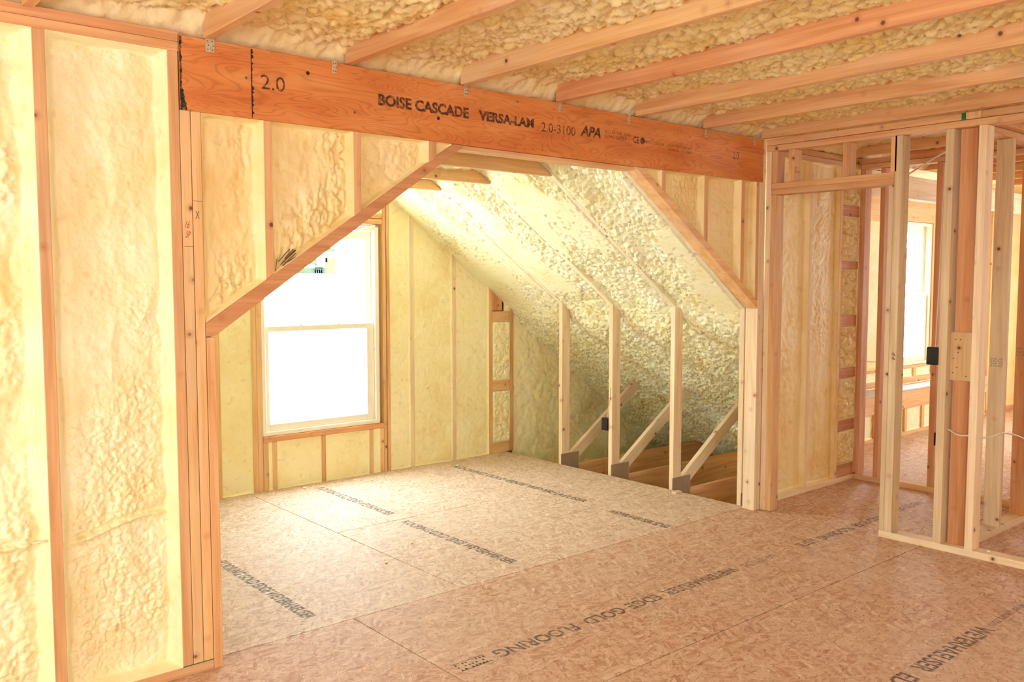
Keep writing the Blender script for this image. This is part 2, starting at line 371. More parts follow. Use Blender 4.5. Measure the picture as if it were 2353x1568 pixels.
def foam_bay(label, u0, u1, v0, v1, origin, U, V, Nn, mat, D=0.045, edge=0.022, amp=0.012, res=0.006, style='wall', seed=1, name='spray_foam', skirt=0.03, extra=None, group=None):
    """foam filling one bay; v0/v1 may be functions of u. Tray: high at the framing, sunk in the middle"""
    nu = max(6, int((u1-u0)/res)); u = np.linspace(u0, u1, nu)
    f0 = v0(u) if callable(v0) else np.full(nu, v0); f1 = v1(u) if callable(v1) else np.full(nu, v1)
    nv = max(6, int((f1-f0).max()/res)); t = np.linspace(0, 1, nv)
    UU = np.repeat(u[:, None], nv, 1); VV = f0[:, None]+(f1-f0)[:, None]*t[None]
    wob = 0.35*edge*(fbm(VV*9, UU*3, seed+3, 3)-0.5)*2
    sl0 = abs((f0[-1]-f0[0])/(u1-u0)); sl1 = abs((f1[-1]-f1[0])/(u1-u0))
    d = np.minimum(np.minimum(UU-u0+wob, u1-UU+wob), np.minimum((VV-f0[:, None])/math.hypot(1, sl0)+wob, (f1[:, None]-VV)/math.hypot(1, sl1)+wob))
    d1 = np.clip(np.stack([UU-u0, u1-UU, 1.5*(VV-f0[:, None])/math.hypot(1, sl0), 2.2*(f1[:, None]-VV)/math.hypot(1, sl1)]), 1e-5, None)
    d = (d1**-3.0).sum(0)**(-1/3.0); d = d*(1+0.9*(fbm(UU*11, VV*11, seed+3, 3)-0.5))
    d = np.clip(d, 0, None)
    q = np.clip(d/edge, 0, 1); tray = -D*(q*q*(3-2*q)*0.6+q*0.4); m = np.clip((d-edge*0.5)/(edge*1.2), 0, 1)
    x, y = UU, VV
    if style == 'wall':      # smooth swells with patches of popcorn
        patch = np.clip((fbm(x*2.2, y*1.6, seed+9, 3)-0.42)*5, 0, 1)
        ridg = 1-np.abs(fbm(x*9, y*3.2, seed+11, 3)-0.5)*4
        rel = amp*(1.6*(fbm(x*3.5, y*2.2, seed+1, 3)-0.5)+0.46*patch*blob(x, y, 0.030, seed)+0.30*patch*blob(x, y, 0.016, seed+2)+0.35*np.clip(ridg, 0, 1)+0.35*(fbm(x*40, y*30, seed+8, 3)-0.5))
    elif style == 'flat':
        rel = amp*(1.2*(fbm(x*4, y*3, seed+1, 4)-0.5)+0.5*(fbm(x*28, y*22, seed+4, 3)-0.5)+0.25*blob(x, y, 0.05, seed))
    elif style == 'drip':
        rel = amp*(1.4*(fbm(x*9, y*3, seed+1, 4)-0.5)+0.9*np.clip((fbm(x*3, y*2, seed+9, 2)-0.5)*5, 0, 1)*blob(x, y*0.5, 0.03, seed)+0.4*(fbm(x*30, y*22, seed+4, 3)-0.5))
    else:                    # popcorn
        rel = amp*(1.1*blob(x, y, 0.06, seed)+0.7*blob(x, y, 0.03, seed+2)+0.3*blob(x, y, 0.016, seed+3)+1.6*(fbm(x*3, y*3, seed+1, 3)-0.5))
    h = tray+rel*m-0.002
    if extra is not None: h = h+extra(UU, VV)*m
    O = np.array(origin, float); P = O+UU[..., None]*np.array(U, float)+VV[..., None]*np.array(V, float)+h[..., None]*np.array(Nn, float)
    o = grid_mesh(name, P, mat)
    return tag(o, label, 'insulation', group) if label else o

# ================================================================== STRUCTURE
# floor: OSB sheets laid as separate boards with open seams, all one floor
def sheets(rects, z0=-0.019, z1=0.0, gap=0.0022):
    return [((x0+gap, y0+gap, z0), (x1-gap, y1-gap, z1)) for x0, x1, y0, y1 in rects]
rows = []
ys = [3.345, 2.2, 1.02, -0.17, -1.36, -2.55, -3.6]
for r in range(6):
    seams = [-2.6, -0.48, 1.93, 4.34, 6.75, 9.16, 11.57] if r % 2 == 0 else [-2.6, 0.72, 5.54, 7.95, 10.36, 11.57]
    for a, b in zip(seams, seams[1:]): rows.append((a, b, ys[r+1], ys[r]))
rows += [(6.29, 9.16, 3.345, 3.98), (9.16, 11.57, 3.345, 3.98)]
floor = boxes('floor', sheets(rows), OSB_MAIN, None, 0.0012)
struct(floor, 'oriented strand board subfloor of the main room')
alc = [(1.2, 2.53, 3.345, 5.95), (2.53, 3.72, 3.345, 4.57), (2.53, 3.72, 4.57, 5.95), (3.72, 4.885, 3.345, 3.98), (3.72, 4.885, 3.98, 5.95)]
floor_a = boxes('floor_alcove', sheets(alc), OSB_ALC, None, 0.0012); struct(floor_a, 'oriented strand board subfloor of the gabled alcove')
sub = boxes('floor_underside', [((-2.6, -3.6, -0.06), (11.6, 3.36, -0.0205)), ((6.29, 3.36, -0.06), (11.6, 4.0, -0.0205))], SHEATH); struct(sub)

def wall_open(name, axis, pos, thick, u0, u1, z0, z1, opens, zo0, zo1, mat):
    bl = []; cur = u0
    for a, b in opens:
        bl.append((cur, a, z0, z1)); bl.append((a, b, z0, zo0)); bl.append((a, b, zo1, z1)); cur = b
    bl.append((cur, u1, z0, z1)); out = []
    for a, b, c, d in bl:
        if axis == 'X': out.append(((pos, a, c), (pos+thick, b, d)))
        else: out.append(((a, pos, c), (b, pos+thick, d)))
    return struct(boxes(name, out, mat))
wall_open('wall_left', 'X', -2.7, 0.1, -3.7, 3.4, -0.1, 2.6, LEFT_WIN, 0.65, 2.15, SHEATH)
wall_open('wall_back', 'Y', -3.8, 0.1, -2.7, 11.7, -0.1, 2.6, BACK_WIN, 0.65, 2.15, SHEATH)
wall_open('wall_right', 'X', 11.6, 0.1, -3.7, 4.4, -0.1, 2.6, RIGHT_WIN, 0.65, 2.15, SHEATH)
struct(boxes('ceiling_deck', [((-2.7, -3.8, 2.57), (11.7, 3.4, 2.62)), ((6.25, 3.4, 2.57), (11.7, 4.4, 2.62))], SHEATH))
# sheathing behind the framed walls
YA = 3.253; YA2 = 3.342
struct(boxes('wall_front', [((-2.7, 3.345, -0.1), (1.2, 3.365, 2.62)), ((1.2, 3.343, 2.12), (4.95, 3.363, 2.62))], SHEATH), 'board sheathing behind the left foam wall')
prL = [(1.2, 1.37), (2.38, 2.12), (1.2, 2.12)]; prism('wall_front_gable_left', prL, 3.343, 3.35, SHEATH)['kind'] = 'structure'
prR = [(4.9, 1.37), (4.9, 2.12), (3.72, 2.12)]; prism('wall_front_gable_right', prR, 3.343, 3.35, SHEATH)['kind'] = 'structure'
struct(boxes('wall_closet', [((4.98, 3.395, -0.6), (6.3, 3.415, 2.62))], SHEATH))
struct(boxes('wall_far_room', [((6.28, 3.4155, -0.6), (6.3, 4.3, 2.62))], SHEATH))
struct(boxes('trim_1', [((6.3005, 3.395, -0.6), (11.7, 3.43, -0.065))], SHEATH)); struct(boxes('trim_2', [((6.3005, 4.285, -0.6), (8.4, 4.30, 0.0))], SHEATH))
struct(boxes('wall_window_side', [((6.3, 4.26, 0.4), (8.43, 4.28, 2.62)), ((9.3, 4.26, 0.4), (11.7, 4.28, 2.62)), ((8.43, 4.26, 0.4), (9.3, 4.28, 0.64)), ((8.43, 4.26, 2.07), (9.3, 4.28, 2.62)), ((6.3, 3.99, -0.1), (11.7, 4.01, 0.42))], SHEATH))
# alcove outer skin
ZR = lambda x: 1.31+0.7*(4.885-x)
struct(boxes('wall_alcove', [((0.9, 5.93, -0.6), (2.65, 5.95, 2.9)), ((3.635, 5.93, -0.6), (8.4, 5.95, 2.9)), ((2.65, 5.93, -0.6), (3.635, 5.95, 0.39)), ((2.65, 5.93, 1.91), (3.635, 5.95, 2.9)), ((1.06, 3.36, -0.6), (1.08, 5.95, 1.5))], SHEATH))
def slab(name, x0, x1, dz, sgn=1):
    f = (lambda x: ZR(x)+dz) if sgn > 0 else (lambda x: ZR(6.1-x)+dz)
    if sgn > 0: struct(prism(name, [(x0, f(x0)), (6.27, f(6.27)), (6.27, f(6.27)+0.03), (x0, f(x0)+0.03)], 3.42, 4.30, SHEATH, None, 0))
    return struct(prism(name, [(x0, f(x0)), (x1, f(x1)), (x1, f(x1)+0.03), (x0, f(x0)+0.03)], 4.30 if sgn > 0 else 3.42, 5.92, SHEATH, None, 0))
slab('ceiling_alcove_right', 3.05, 8.0, 0.235); slab('ceiling_alcove_left', 1.0, 3.05, 0.235, -1)
struct(boxes('floor_eave_bounce', [((1.0, 3.42, -0.30), (6.27, 4.31, -0.275)), ((1.0, 4.31, -0.30), (8.0, 5.92, -0.275)), ((7.98, 4.31, -0.275), (8.0, 5.92, 0.2))], plain('eave_bounce_white', srgb(236, 232, 222), 0.8)))  # unseen white surface added to bounce light into the knee wall void

# ceiling foam of the main room (one sprayed surface)
def ceil_grid(name, x0, x1, y0, y1, res, dip=True, base=2.475):
    nx = int((x1-x0)/res); ny = int((y1-y0)/res)
    X, Y = np.meshgrid(np.linspace(x0, x1, nx), np.linspace(y0, y1, ny), indexing='ij')
    z = base+0.022-0.022*blob(X, Y, 0.075, 3)-0.020*blob(X, Y, 0.042, 9)-0.009*blob(X, Y, 0.024, 12)+0.06*(fbm(X*2.2, Y*2.2, 21, 4)-0.5)
    if dip:
        k_ = np.exp(-((3.32-Y)/0.07)**2); z = z*(1-k_)+(2.398-0.012*blob(X, Y, 0.05, 9))*k_
    z = np.maximum(z, 2.386)
    return grid_mesh(name, np.stack([X, Y, z], -1), FOAM_CEIL)
c1 = ceil_grid('ceiling', 0.3, 5.2, 0.6, 3.343, 0.0105); struct(c1, 'lumpy cream spray foam between the joists of the main room')
c2 = ceil_grid('ceiling_far', 5.2, 7.6, 1.2, 3.343, 0.016); struct(c2, 'lumpy spray foam above the closet framing')
for nm, a in (('ceiling_rear', (-2.6, 11.6, -3.7, 0.6)), ('ceiling_side', (-2.6, 0.3, 0.6, 3.343)), ('ceiling_room', (7.6, 11.6, 0.6, 4.27)), ('ceiling_room_edge', (5.2, 7.6, 0.6, 1.2)), ('ceiling_room_corner', (6.3, 7.6, 3.343, 4.27))):
    struct(ceil_grid(nm, *a, 0.06, dip=False))

# ================================================================== WALL A framing (left)
tag(board('bottom_plate', (-2.5, YA, 0.0), (1.262, YA2, 0.038), 'fir'), 'orange wooden bottom plate on the floor under the left foam wall', 'wood plate')
boxes('seam_gap', [((1.143, YA-0.0006, 0.0375), (1.262, YA, 0.041))], GREEN, None)['label'] = 'green paint line on the plate end'
tag(bpy.data.objects['seam_gap'], 'thin green paint line where the left post meets the bottom plate', 'paint mark'); bpy.data.objects['seam_gap'].name = 'paint_line'
tag(board('top_plate', (-2.5, YA, 2.325), (1.185, YA2, 2.3595), 'fir'), 'lower of the two top plates above the left foam wall', 'wood plate')
tag(board('top_plate', (-2.5, YA, 2.3605), (1.185, YA2, 2.396), 'red'), 'upper of the two top plates above the left foam wall', 'wood plate')
s0 = tag(board('wall_stud', (0.707, YA, 0.038), (0.746, YA2, 2.325), 'fir'), 'long orange wall stud between the two big foam bays at far left', 'stud')
tag(board('wall_stud', (0.27, YA, 0.038), (0.309, YA2, 2.325), 'fir'), 'wall stud closing the leftmost foam bay', 'stud')
tag(board('post_stud', (1.144, YA, 0.038), (1.1825, YA2, 2.325), 'fir'), 'full height stud of the left post, beside the end of the big beam', 'stud')
p2 = tag(board('post_stud', (1.1845, YA, 0.038), (1.2225, YA2, 2.118), 'pine'), 'left post stud under the beam with red handwriting 16 SP', 'stud')
p3 = tag(board('post_stud', (1.2250, YA, 0.038), (1.261, YA2, 2.118), 'pine'), 'left post stud under the beam with a pencil mark near its top', 'stud')
tag(board('post_stud', (1.2635, YA, 0.0), (1.299, YA2, 1.283), 'fir'), 'short rightmost stud of the left post, ending under the sloped brace', 'stud')
# handwriting
lettering('handwritten_mark', '16', (1.192, YA-0.0008, 1.690), (0.98, 0, 0), (0.1, 0, 1), 0.018, 0.026, RED_INK, p2, shear=0.4)['label'] = 'red handwritten 16'
lettering('handwritten_mark', 'SP', (1.194, YA-0.0008, 1.655), (0.98, 0, 0), (0.1, 0, 1), 0.018, 0.023, RED_INK, p2, shear=0.3)['label'] = 'red handwritten SP'
boxes('pencil_line', [((1.19, YA-0.0006, 1.622), (1.222, YA+0.0, 1.6235)), ], PENCIL, p2)
boxes('pencil_line', [((1.225, YA-0.0006, 1.79), (1.26, YA+0.0, 1.7915)), ], PENCIL, p3)
lettering('handwritten_mark', 'X', (1.232, YA-0.0008, 1.725), (1, 0, 0), (0, 0, 1), 0.016, 0.03, PENCIL, p3)

# foam bays of the left wall
XU = (1, 0, 0); ZU = (0, 0, 1); NY = (0, -1, 0)
def cable_ridge(v_at):
    def f(U, V):
        line = v_at(U); r = np.exp(-((V-line)/0.006)**2); s = -0.010*np.exp(-((V-line-0.016)/0.008)**2)
        return 0.012*r+s-0.006*np.clip((line-V)/0.02, 0, 1)
    return f
foam_bay('widest spray foam bay at left, between the leftmost stud and the post', 0.746, 1.144, 0.038, 2.325, (0, YA, 0), XU, ZU, NY, FOAM_WALL, D=0.058, edge=0.032, amp=0.020, res=0.0040, seed=11, extra=cable_ridge(lambda U: 0.585+0.13*(U-0.75)+0.012*np.sin(U*14)))
foam_bay('spray foam bay cut by the left edge of the photo', 0.309, 0.707, 0.038, 2.325, (0, YA, 0), XU, ZU, NY, FOAM_WALL, D=0.062, edge=0.04, amp=0.03, res=0.005, seed=31, extra=cable_ridge(lambda U: 0.60-0.02*np.abs(U-0.707)))
foam_bay('spray foam on the wall left of the leftmost stud, outside the view', -2.5, 0.27, 0.038, 2.325, (0, YA, 0), XU, ZU, NY, FOAM_WALL, res=0.03, seed=5)
# cable stubs at the stud
tag(tube('wall_cable', [(0.706, YA+0.02, 0.607), (0.69, YA+0.006, 0.612), (0.66, YA+0.035, 0.604)], 0.004, CABLE), 'short pale cable leaving the leftmost stud, half buried in foam', 'cable')

# ------------------------------------------------------------------ the beam
BX0, BX1, BZ0, BZ1 = 1.187, 4.875, 2.118, 2.387
beam = boxes('laminated_beam', [((BX0, YA, BZ0), (BX1, YA2, BZ1))], LVL, None, 0.002)
tag(beam, 'long reddish laminated beam with black printed lettering across the opening', 'beam')
def bl(s, x0, x1, z0, z1, **k): return lettering('printed_lettering', s, (x0, YA-0.0008, z0), XU, ZU, x1-x0, z1-z0, INK, beam, **k)
bl('2.0', 1.500, 1.600, 2.236, 2.292)
bl('BOISE CASCADE', 2.026, 2.512, 2.240, 2.290, bold=0.04)
bl('VERSA-LAM', 2.571, 2.915, 2.240, 2.287, bold=0.04)
bl('2.0-3100', 2.965, 3.200, 2.232, 2.278)
bl('APA', 3.235, 3.386, 2.240, 2.294, bold=0.04, shear=0.25)
bl('ICC ES ESR 1040', 3.418, 3.618, 2.273, 2.290); bl('CCMC 12472-R', 3.418, 3.590, 2.248, 2.266)
bl('CE', 3.640, 3.688, 2.243, 2.279, bold=0.02)
bl('0973-CPD-0056', 3.735, 3.90, 2.250, 2.266); bl('LVL 2.0 STRUCTURAL USA', 3.93, 4.15, 2.252, 2.266); bl('GRADE 2.0E', 3.93, 4.03, 2.230, 2.244); bl('31 1886M', 4.06, 4.15, 2.228, 2.242)
bl('2.0', 4.548, 4.606, 2.240, 2.283)
bm = bmesh.new(); bmesh.ops.create_circle(bm, cap_ends=True, segments=20, radius=0.019); me = bm_mesh(bm, 'printed_seal')
sl = link('printed_seal', me, INK, beam); sl.rotation_euler = (R90, 0, 0); sl.location = Vector((3.717, YA-0.0009, 2.261))-ppos(beam)
bm = bmesh.new(); bmesh.ops.create_circle(bm, cap_ends=True, segments=14, radius=0.008); me = bm_mesh(bm, 'beam_knot')
for kx, kz in ((1.70, 2.325), (2.34, 2.222)):
    kn_ = link('knot', me.copy(), DARK, beam); kn_.rotation_euler = (R90, 0, 0); kn_.location = Vector((kx, YA-0.0009, kz))-ppos(beam)
rnd = random.Random(4)
bm = bmesh.new(); zz = BZ0+0.004
pr = []
while zz < BZ1-0.004: pr.append((zz, 0.003+0.006*rnd.random()*(0.4 if rnd.random() < .5 else 1.6))); zz += 0.006
vs0 = [bm.verts.new((1.4605, YA-0.0007, z)) for z, w in pr]; vs1 = [bm.verts.new((1.4605+w, YA-0.0007, z)) for z, w in pr]
for i in range(len(pr)-1): bm.faces.new((vs0[i], vs1[i], vs1[i+1], vs0[i+1]))
o0 = Vector((1.46, YA, BZ0)); me = bm_mesh(bm, 'butt_joint', o0); o = link('butt_joint', me, DARK, beam); o.location = o0-ppos(beam); o['label'] = 'dark jagged saw cut line'
bm = bmesh.new(); zz = BZ0; pr = []
while zz < BZ1: pr.append((zz, 0.006+0.018*max(0, 1-(zz-BZ0)/0.09)+0.006*rnd.random())); zz += 0.005
vs0 = [bm.verts.new((BX0+0.0005, YA-0.0007, z)) for z, w in pr]; vs1 = [bm.verts.new((BX0+w, YA-0.0007, z)) for z, w in pr]
for i in range(len(pr)-1): bm.faces.new((vs0[i], vs1[i], vs1[i+1], vs0[i+1]))
o0 = Vector((BX0, YA, BZ0)); me = bm_mesh(bm, 'end_paint', o0); o = link('end_paint', me, BLACKP, beam); o.location = o0-ppos(beam); o['label'] = 'black paint on the beam end'

tag(board('head_plate', (2.43, YA+0.012, 2.098), (3.66, YA2, 2.117), 'pine'), 'thin pale wooden head plate under the middle of the beam', 'wood plate')

# ------------------------------------------------------------------ gable triangles of wall A
SLb = (2.108-1.334)/(2.419-1.257)
zl = lambda x: 1.334+SLb*(x-1.257)
dg = prism('sloped_brace', [(1.263, zl(1.263)-0.002), (2.424, 2.1165), (2.475, 2.1165), (2.475, 2.105), (1.301, 1.29), (1.263, 1.285)], YA, YA2, wood('red', 'X'))
tag(dg, 'reddish sloped brace rising from the left post to the beam', 'brace')
SRb = (2.114-1.350)/(4.854-3.738)
zr = lambda x: 2.114-SRb*(x-3.738)
dr = prism('sloped_brace', [(3.660, 2.1165), (3.735, 2.1165), (4.838, zr(4.838)), (4.838, 1.314)], YA, YA2, wood('pine', 'X'))
tag(dr, 'pale sloped brace falling from the beam to the right post', 'brace')
for x0, x1, lab in ((1.507, 1.540, 'left gable stud closest to the left post, under the beam'), (1.905, 1.940, 'middle of the three short studs above the left brace'), (2.288, 2.330, 'shortest gable stud above the left brace, near the brace top')):
    tag(prism('gable_stud', [(x0, zl(x0)), (x1, zl(x1)), (x1, 2.1175), (x0, 2.1175)], YA, YA2, wood('fir', 'Z')), lab, 'stud')
for x0, x1, lab in ((3.886, 3.922, 'shortest gable stud above the right brace'), (4.274, 4.311, 'middle of the three short studs above the right brace'), (4.646, 4.682, 'foam dusted gable stud closest to the right post')):
    tag(prism('gable_stud', [(x0, zr(x0)), (x1, zr(x1)), (x1, 2.1175), (x0, 2.1175)], YA, YA2, wood('fir', 'Z')), lab, 'stud')
G = dict(origin=(0, YA, 0), U=XU, V=ZU, Nn=NY, mat=FOAM_GABLE, D=0.045, edge=0.02, res=0.0048)
foam_bay('spray foam bay with long drips between the left post and the first gable stud', 1.262, 1.507, zl, 2.117, **{**G, 'edge': 0.026}, style='drip', amp=0.03, seed=41)
foam_bay('big spray foam bay between the first and middle studs above the left brace', 1.540, 1.905, zl, 2.117, **G, style='drip', amp=0.026, seed=42)
foam_bay('spray foam bay between the middle and shortest studs above the left brace', 1.940, 2.288, zl, 2.117, **G, style='flat', amp=0.026, seed=43)
foam_bay('tiny spray foam corner where the left brace meets the beam', 2.330, 2.415, zl, 2.117, **{**G, 'D': 0.02, 'edge': 0.01}, style='flat', amp=0.01, seed=44)
foam_bay('small spray foam triangle where the right brace meets the beam', 3.742, 3.886, zr, 2.117, **{**G, 'D': 0.02}, style='flat', amp=0.01, seed=45)
foam_bay('spray foam bay between the shortest and middle studs above the right brace', 3.922, 4.274, zr, 2.117, **G, style='drip', amp=0.014, seed=46)
foam_bay('tall spray foam bay between the middle and dusted studs above the right brace', 4.311, 4.646, zr, 2.117, **G, style='flat', amp=0.014, seed=47)
foam_bay('narrow spray foam strip next to the right post above the right brace', 4.682, 4.806, zr, 2.117, **G, style='flat', amp=0.014, seed=48)
tag(board('post_stud', (4.806, YA, 1.372), (4.8385, YA2, 2.1175), 'fir'), 'short stud on top of the right brace foot, beside the right post', 'stud')
tag(board('post_stud', (4.840, YA, 0.0), (4.8725, YA2, 2.1175), 'pale'), 'pale right post stud under the beam end, forming the edge of the opening', 'stud')
tag(board('post_stud', (4.8755, YA, 0.0), (4.9045, YA2, 2.388), 'pale'), 'pale right post stud running past the beam end to the ceiling', 'stud')
# nails lying on the left brace
for i in range(9):
    a = SLb*0.85+rnd.uniform(-0.12, 0.25); L_ = rnd.uniform(0.05, 0.085); x = 1.565+rnd.uniform(0, 0.03); z = zl(x)+0.006+0.0035*i
    if i == 8: a = 1.4; x = 1.548; z = zl(x)+0.006; L_ = 0.05
    y = YA+0.006+0.004*(i % 4)
    n_ = tube('loose_nail', [(x, y, z), (x+L_*math.cos(a)/2, y, z+L_*math.sin(a)/2), (x+L_*math.cos(a), y, z+L_*math.sin(a))], 0.0016, NAILM)
    tag(n_, 'rusty nail in the small heap on the left sloped brace', 'nail', 'rusty nails heaped on the left brace')

# ------------------------------------------------------------------ joists and hangers
JX = [1.275, 1.868, 2.463, 3.058, 3.652, 4.247, 4.842]
JL = ['leftmost ceiling joist, over the left end of the beam', 'second ceiling joist from the left, with a dark knot hole', 'third ceiling joist from the left, above the beam printing', 'fourth ceiling joist from the left, reddish, right of the beam printing', 'fifth ceiling joist from the left, pale with small knots', 'sixth ceiling joist from the left, second from the partition', 'seventh ceiling joist, just above the partition top plate']
JT = ['fir', 'fir', 'pine', 'red', 'fir', 'fir', 'fir']
for i, x in enumerate(JX):
    j = board('ceiling_joist', (x, -3.5, 2.388), (x+0.038, 3.250, 2.54), JT[i], axis='Y'); tag(j, JL[i], 'joist', 'ceiling joists of the main room')
for i, x in enumerate([-2.3, -1.7, -1.1, -0.5, 0.09, 0.68]):
    tag(board('ceiling_joist', (x, -3.5, 2.388), (x+0.038, 3.250, 2.54), 'fir', axis='Y'), 'ceiling joist left of the view', 'joist', 'ceiling joists left of the view')
for x, lab in ((5.43, 'ceiling joist over the middle of the closet'), (6.03, 'stamped ceiling joist over the right side of the closet'), (6.62, 'first ceiling joist past the closet, in the far room'), (7.21, 'second ceiling joist past the closet, in the far room'), (7.81, 'third ceiling joist past the closet, in the far room'), (8.41, 'fourth ceiling joist past the closet, in the far room'), (9.0, 'fifth ceiling joist past the closet, in the far room'), (9.6, 'sixth ceiling joist past the closet, in the far room'), (10.2, 'seventh ceiling joist past the closet, in the far room'), (10.8, 'last ceiling joist, next to the far right wall')):
    j = board('ceiling_joist', (x, -3.5, 2.388), (x+0.038, 3.34, 2.54), 'fir', axis='Y'); tag(j, lab, 'joist')
    if x == 6.03: lettering('grade_stamp', 'HF 42', (6.0292, 2.93, 2.425), (0, -1, 0), ZU, 0.06, 0.03, INK, j)
HX = [1.302, 1.819, 2.495, 3.092, 3.604, 4.278, 4.778]
HL = ['steel joist hanger at the left end of the beam, smeared with foam', 'steel hanger plate left of the beam printing, under the second joist', 'steel hanger plate above the words on the beam', 'steel hanger plate right of the beam printing', 'steel hanger plate above the small print on the beam', 'steel hanger plate near the right part of the beam', 'steel hanger plate at the right end of the beam']
for x, lab in zip(HX, HL):
    w = 0.022 if x > 1.4 else 0.034
    bmh = bmesh.new(); box_bm(bmh, (-w/2, -0.002, -0.03), (w/2, 0, 0.022)); me = bm_mesh(bmh, 'joist_hanger', (0, 0, 0), 0.0008)
    h_ = link('joist_hanger', me, ZINC); h_.location = (x, YA-0.0002, 2.372); tag(h_, lab, 'joist hanger')
    bmh = bmesh.new()
    for k in range(3):
        for s_ in (-1, 1):
            m4 = Matrix.Translation((s_*w*0.25+(k % 2)*0.003, -0.0025, -0.022+k*0.016)) @ Matrix.Rotation(R90, 4, 'X')
            bmesh.ops.create_cone(bmh, cap_ends=True, segments=8, radius1=0.002, radius2=0.002, depth=0.001, matrix=m4)
    hd = link('nail_holes', bm_mesh(bmh, 'nail_holes'), DARK, h_)

# ================================================================== ALCOVE
YB = 5.81
zg = lambda x: np.minimum(np.minimum(ZR(x), ZR(6.1-x)), 2.235)
def gst(name, x0, x1, z0, z1, lab, tint='pine', dust=False):
    if z1 is None:
        poly = [(x0, z0), (x1, z0), (x1, float(zg(x1))+0.02), (x0, float(zg(x0))+0.02)]
        return tag(prism(name, poly, YB, YB+0.089, wood(tint, 'Z')), lab, 'stud')
    return tag(board(name, (x0, YB, z0), (x1, YB+0.089, z1), tint), lab, 'stud')
gst('wall_stud', 2.298, 2.343, 0, None, 'alcove back wall stud half hidden by the left post', 'pine')
gst('wall_stud', 2.568, 2.6055, 0, None, 'outer stud left of the alcove window', 'pine')
gst('wall_stud', 2.6065, 2.643, 0, None, 'inner stud left of the alcove window', 'pine')
gst('cripple_stud', 2.645, 2.683, 0, 0.345, 'short stud under the left corner of the alcove window sill', 'pine')
gst('cripple_stud', 2.712, 2.748, 0, 0.345, 'second short stud from the left under the alcove window sill', 'pine')
gst('cripple_stud', 3.100, 3.136, 0, 0.345, 'middle short stud under the alcove window sill', 'fir')
gst('cripple_stud', 3.510, 3.546, 0, 0.345, 'second short stud from the right under the alcove window sill', 'pine')
gst('cripple_stud', 3.608, 3.643, 0, 0.345, 'short stud under the right corner of the alcove window sill', 'pine')
gst('wall_stud', 3.645, 3.672, 0, None, 'stud touching the right side of the alcove window', 'pine')
gst('wall_stud', 3.678, 3.706, 0, None, 'second stud right of the alcove window, behind a dark gap', 'fir')
boxes('gap', [((3.672, YB+0.02, 0), (3.678, YB+0.08, 2.1))], DARK)  # dark strip fills the slot, its shade put into the colour
tag(bpy.data.objects['gap'], 'dark strip painted as shade between the two studs right of the alcove window', 'gap'); bpy.data.objects['gap'].name = 'shade_strip'
gst('wall_stud', 3.893, 3.931, 0, None, 'first single stud in the foam right of the alcove window', 'pale')
gst('wall_stud', 4.308, 4.346, 0, None, 'second single stud in the foam right of the alcove window', 'pale')
gst('wall_stud', 4.697, 4.736, 0, None, 'left stud of the blocked ladder at the right end of the alcove back wall', 'pine')
gst('wall_stud', 4.931, 4.974, 0, None, 'rough reddish stud at the right end of the alcove back wall', 'fir')
for z0, z1, lab in ((0.0, 0.092, 'lowest block of the ladder on the alcove back wall'), (0.539, 0.632, 'middle block of the ladder on the alcove back wall'), (1.137, 1.229, 'upper block of the ladder on the alcove back wall')):
    tag(board('blocking', (4.737, YB+0.006, z0), (4.930, YB+0.09, z1), 'pine'), lab, 'wood block')
tag(prism('blocking', [(4.737, 1.235), (4.86, 1.235), (4.86, 1.335), (4.737, 1.42)], YB+0.02, YB+0.09, wood('red', 'Z')), 'reddish block filling the top of the ladder on the alcove back wall', 'wood block')
tag(board('window_sill_plate', (2.644, YB-0.004, 0.347), (3.644, YB+0.089, 0.386), 'red'), 'reddish rough sill plate under the alcove window', 'wood plate')
tag(board('window_header', (2.645, YB, 1.925), (3.643, YB+0.089, 1.965), 'pine'), 'lower header board right above the alcove window', 'header')
tag(board('window_header', (2.645, YB, 1.969), (3.643, YB+0.089, 2.005), 'pine'), 'upper header board above the alcove window', 'header')
tag(board('cripple_stud', (3.55, YB, 2.006), (3.586, YB+0.089, 2.14), 'pine'), 'tiny stud above the alcove window header, under the slope', 'stud')
BKF = dict(origin=(0, YB, 0), U=XU, V=ZU, Nn=NY, mat=FOAM_BACK, D=0.016, edge=0.008, res=0.008, style='flat', amp=0.018)
foam_bay('narrow spray foam bay left of the alcove window studs', 2.343, 2.568, 0, zg, seed=61, **BKF)
foam_bay('spray foam left of the alcove back wall, hidden behind the left post', 1.1, 2.298, 0, zg, seed=60, **{**BKF, 'res': 0.03})
foam_bay('little spray foam slot under the left end of the window sill', 2.683, 2.712, 0, 0.347, seed=62, **BKF)
foam_bay('spray foam bay under the left half of the alcove window', 2.748, 3.100, 0, 0.347, seed=63, **{**BKF, 'res': 0.006})
foam_bay('spray foam bay under the right half of the alcove window', 3.136, 3.510, 0, 0.347, seed=64, **{**BKF, 'res': 0.006})
foam_bay('little spray foam slot under the right end of the window sill', 3.546, 3.608, 0, 0.347, seed=65, **BKF)
foam_bay('small spray foam pocket above the alcove window header', 2.65, 3.55, 2.005, zg, seed=66, **BKF)
foam_bay('tiny spray foam pocket at the right end above the window header', 3.586, 3.645, 2.005, zg, seed=59, **BKF)
foam_bay('narrow spray foam strip right of the alcove window studs', 3.706, 3.893, 0, zg, seed=67, **BKF)
foam_bay('smooth spray foam bay between the two single studs of the alcove back wall', 3.931, 4.308, 0, zg, seed=68, **BKF)
foam_bay('smooth spray foam bay left of the blocked ladder on the alcove back wall', 4.346, 4.697, 0, zg, seed=69, **BKF)
LB = {**BKF, 'D': 0.012, 'style': 'pop', 'amp': 0.014, 'res': 0.006}
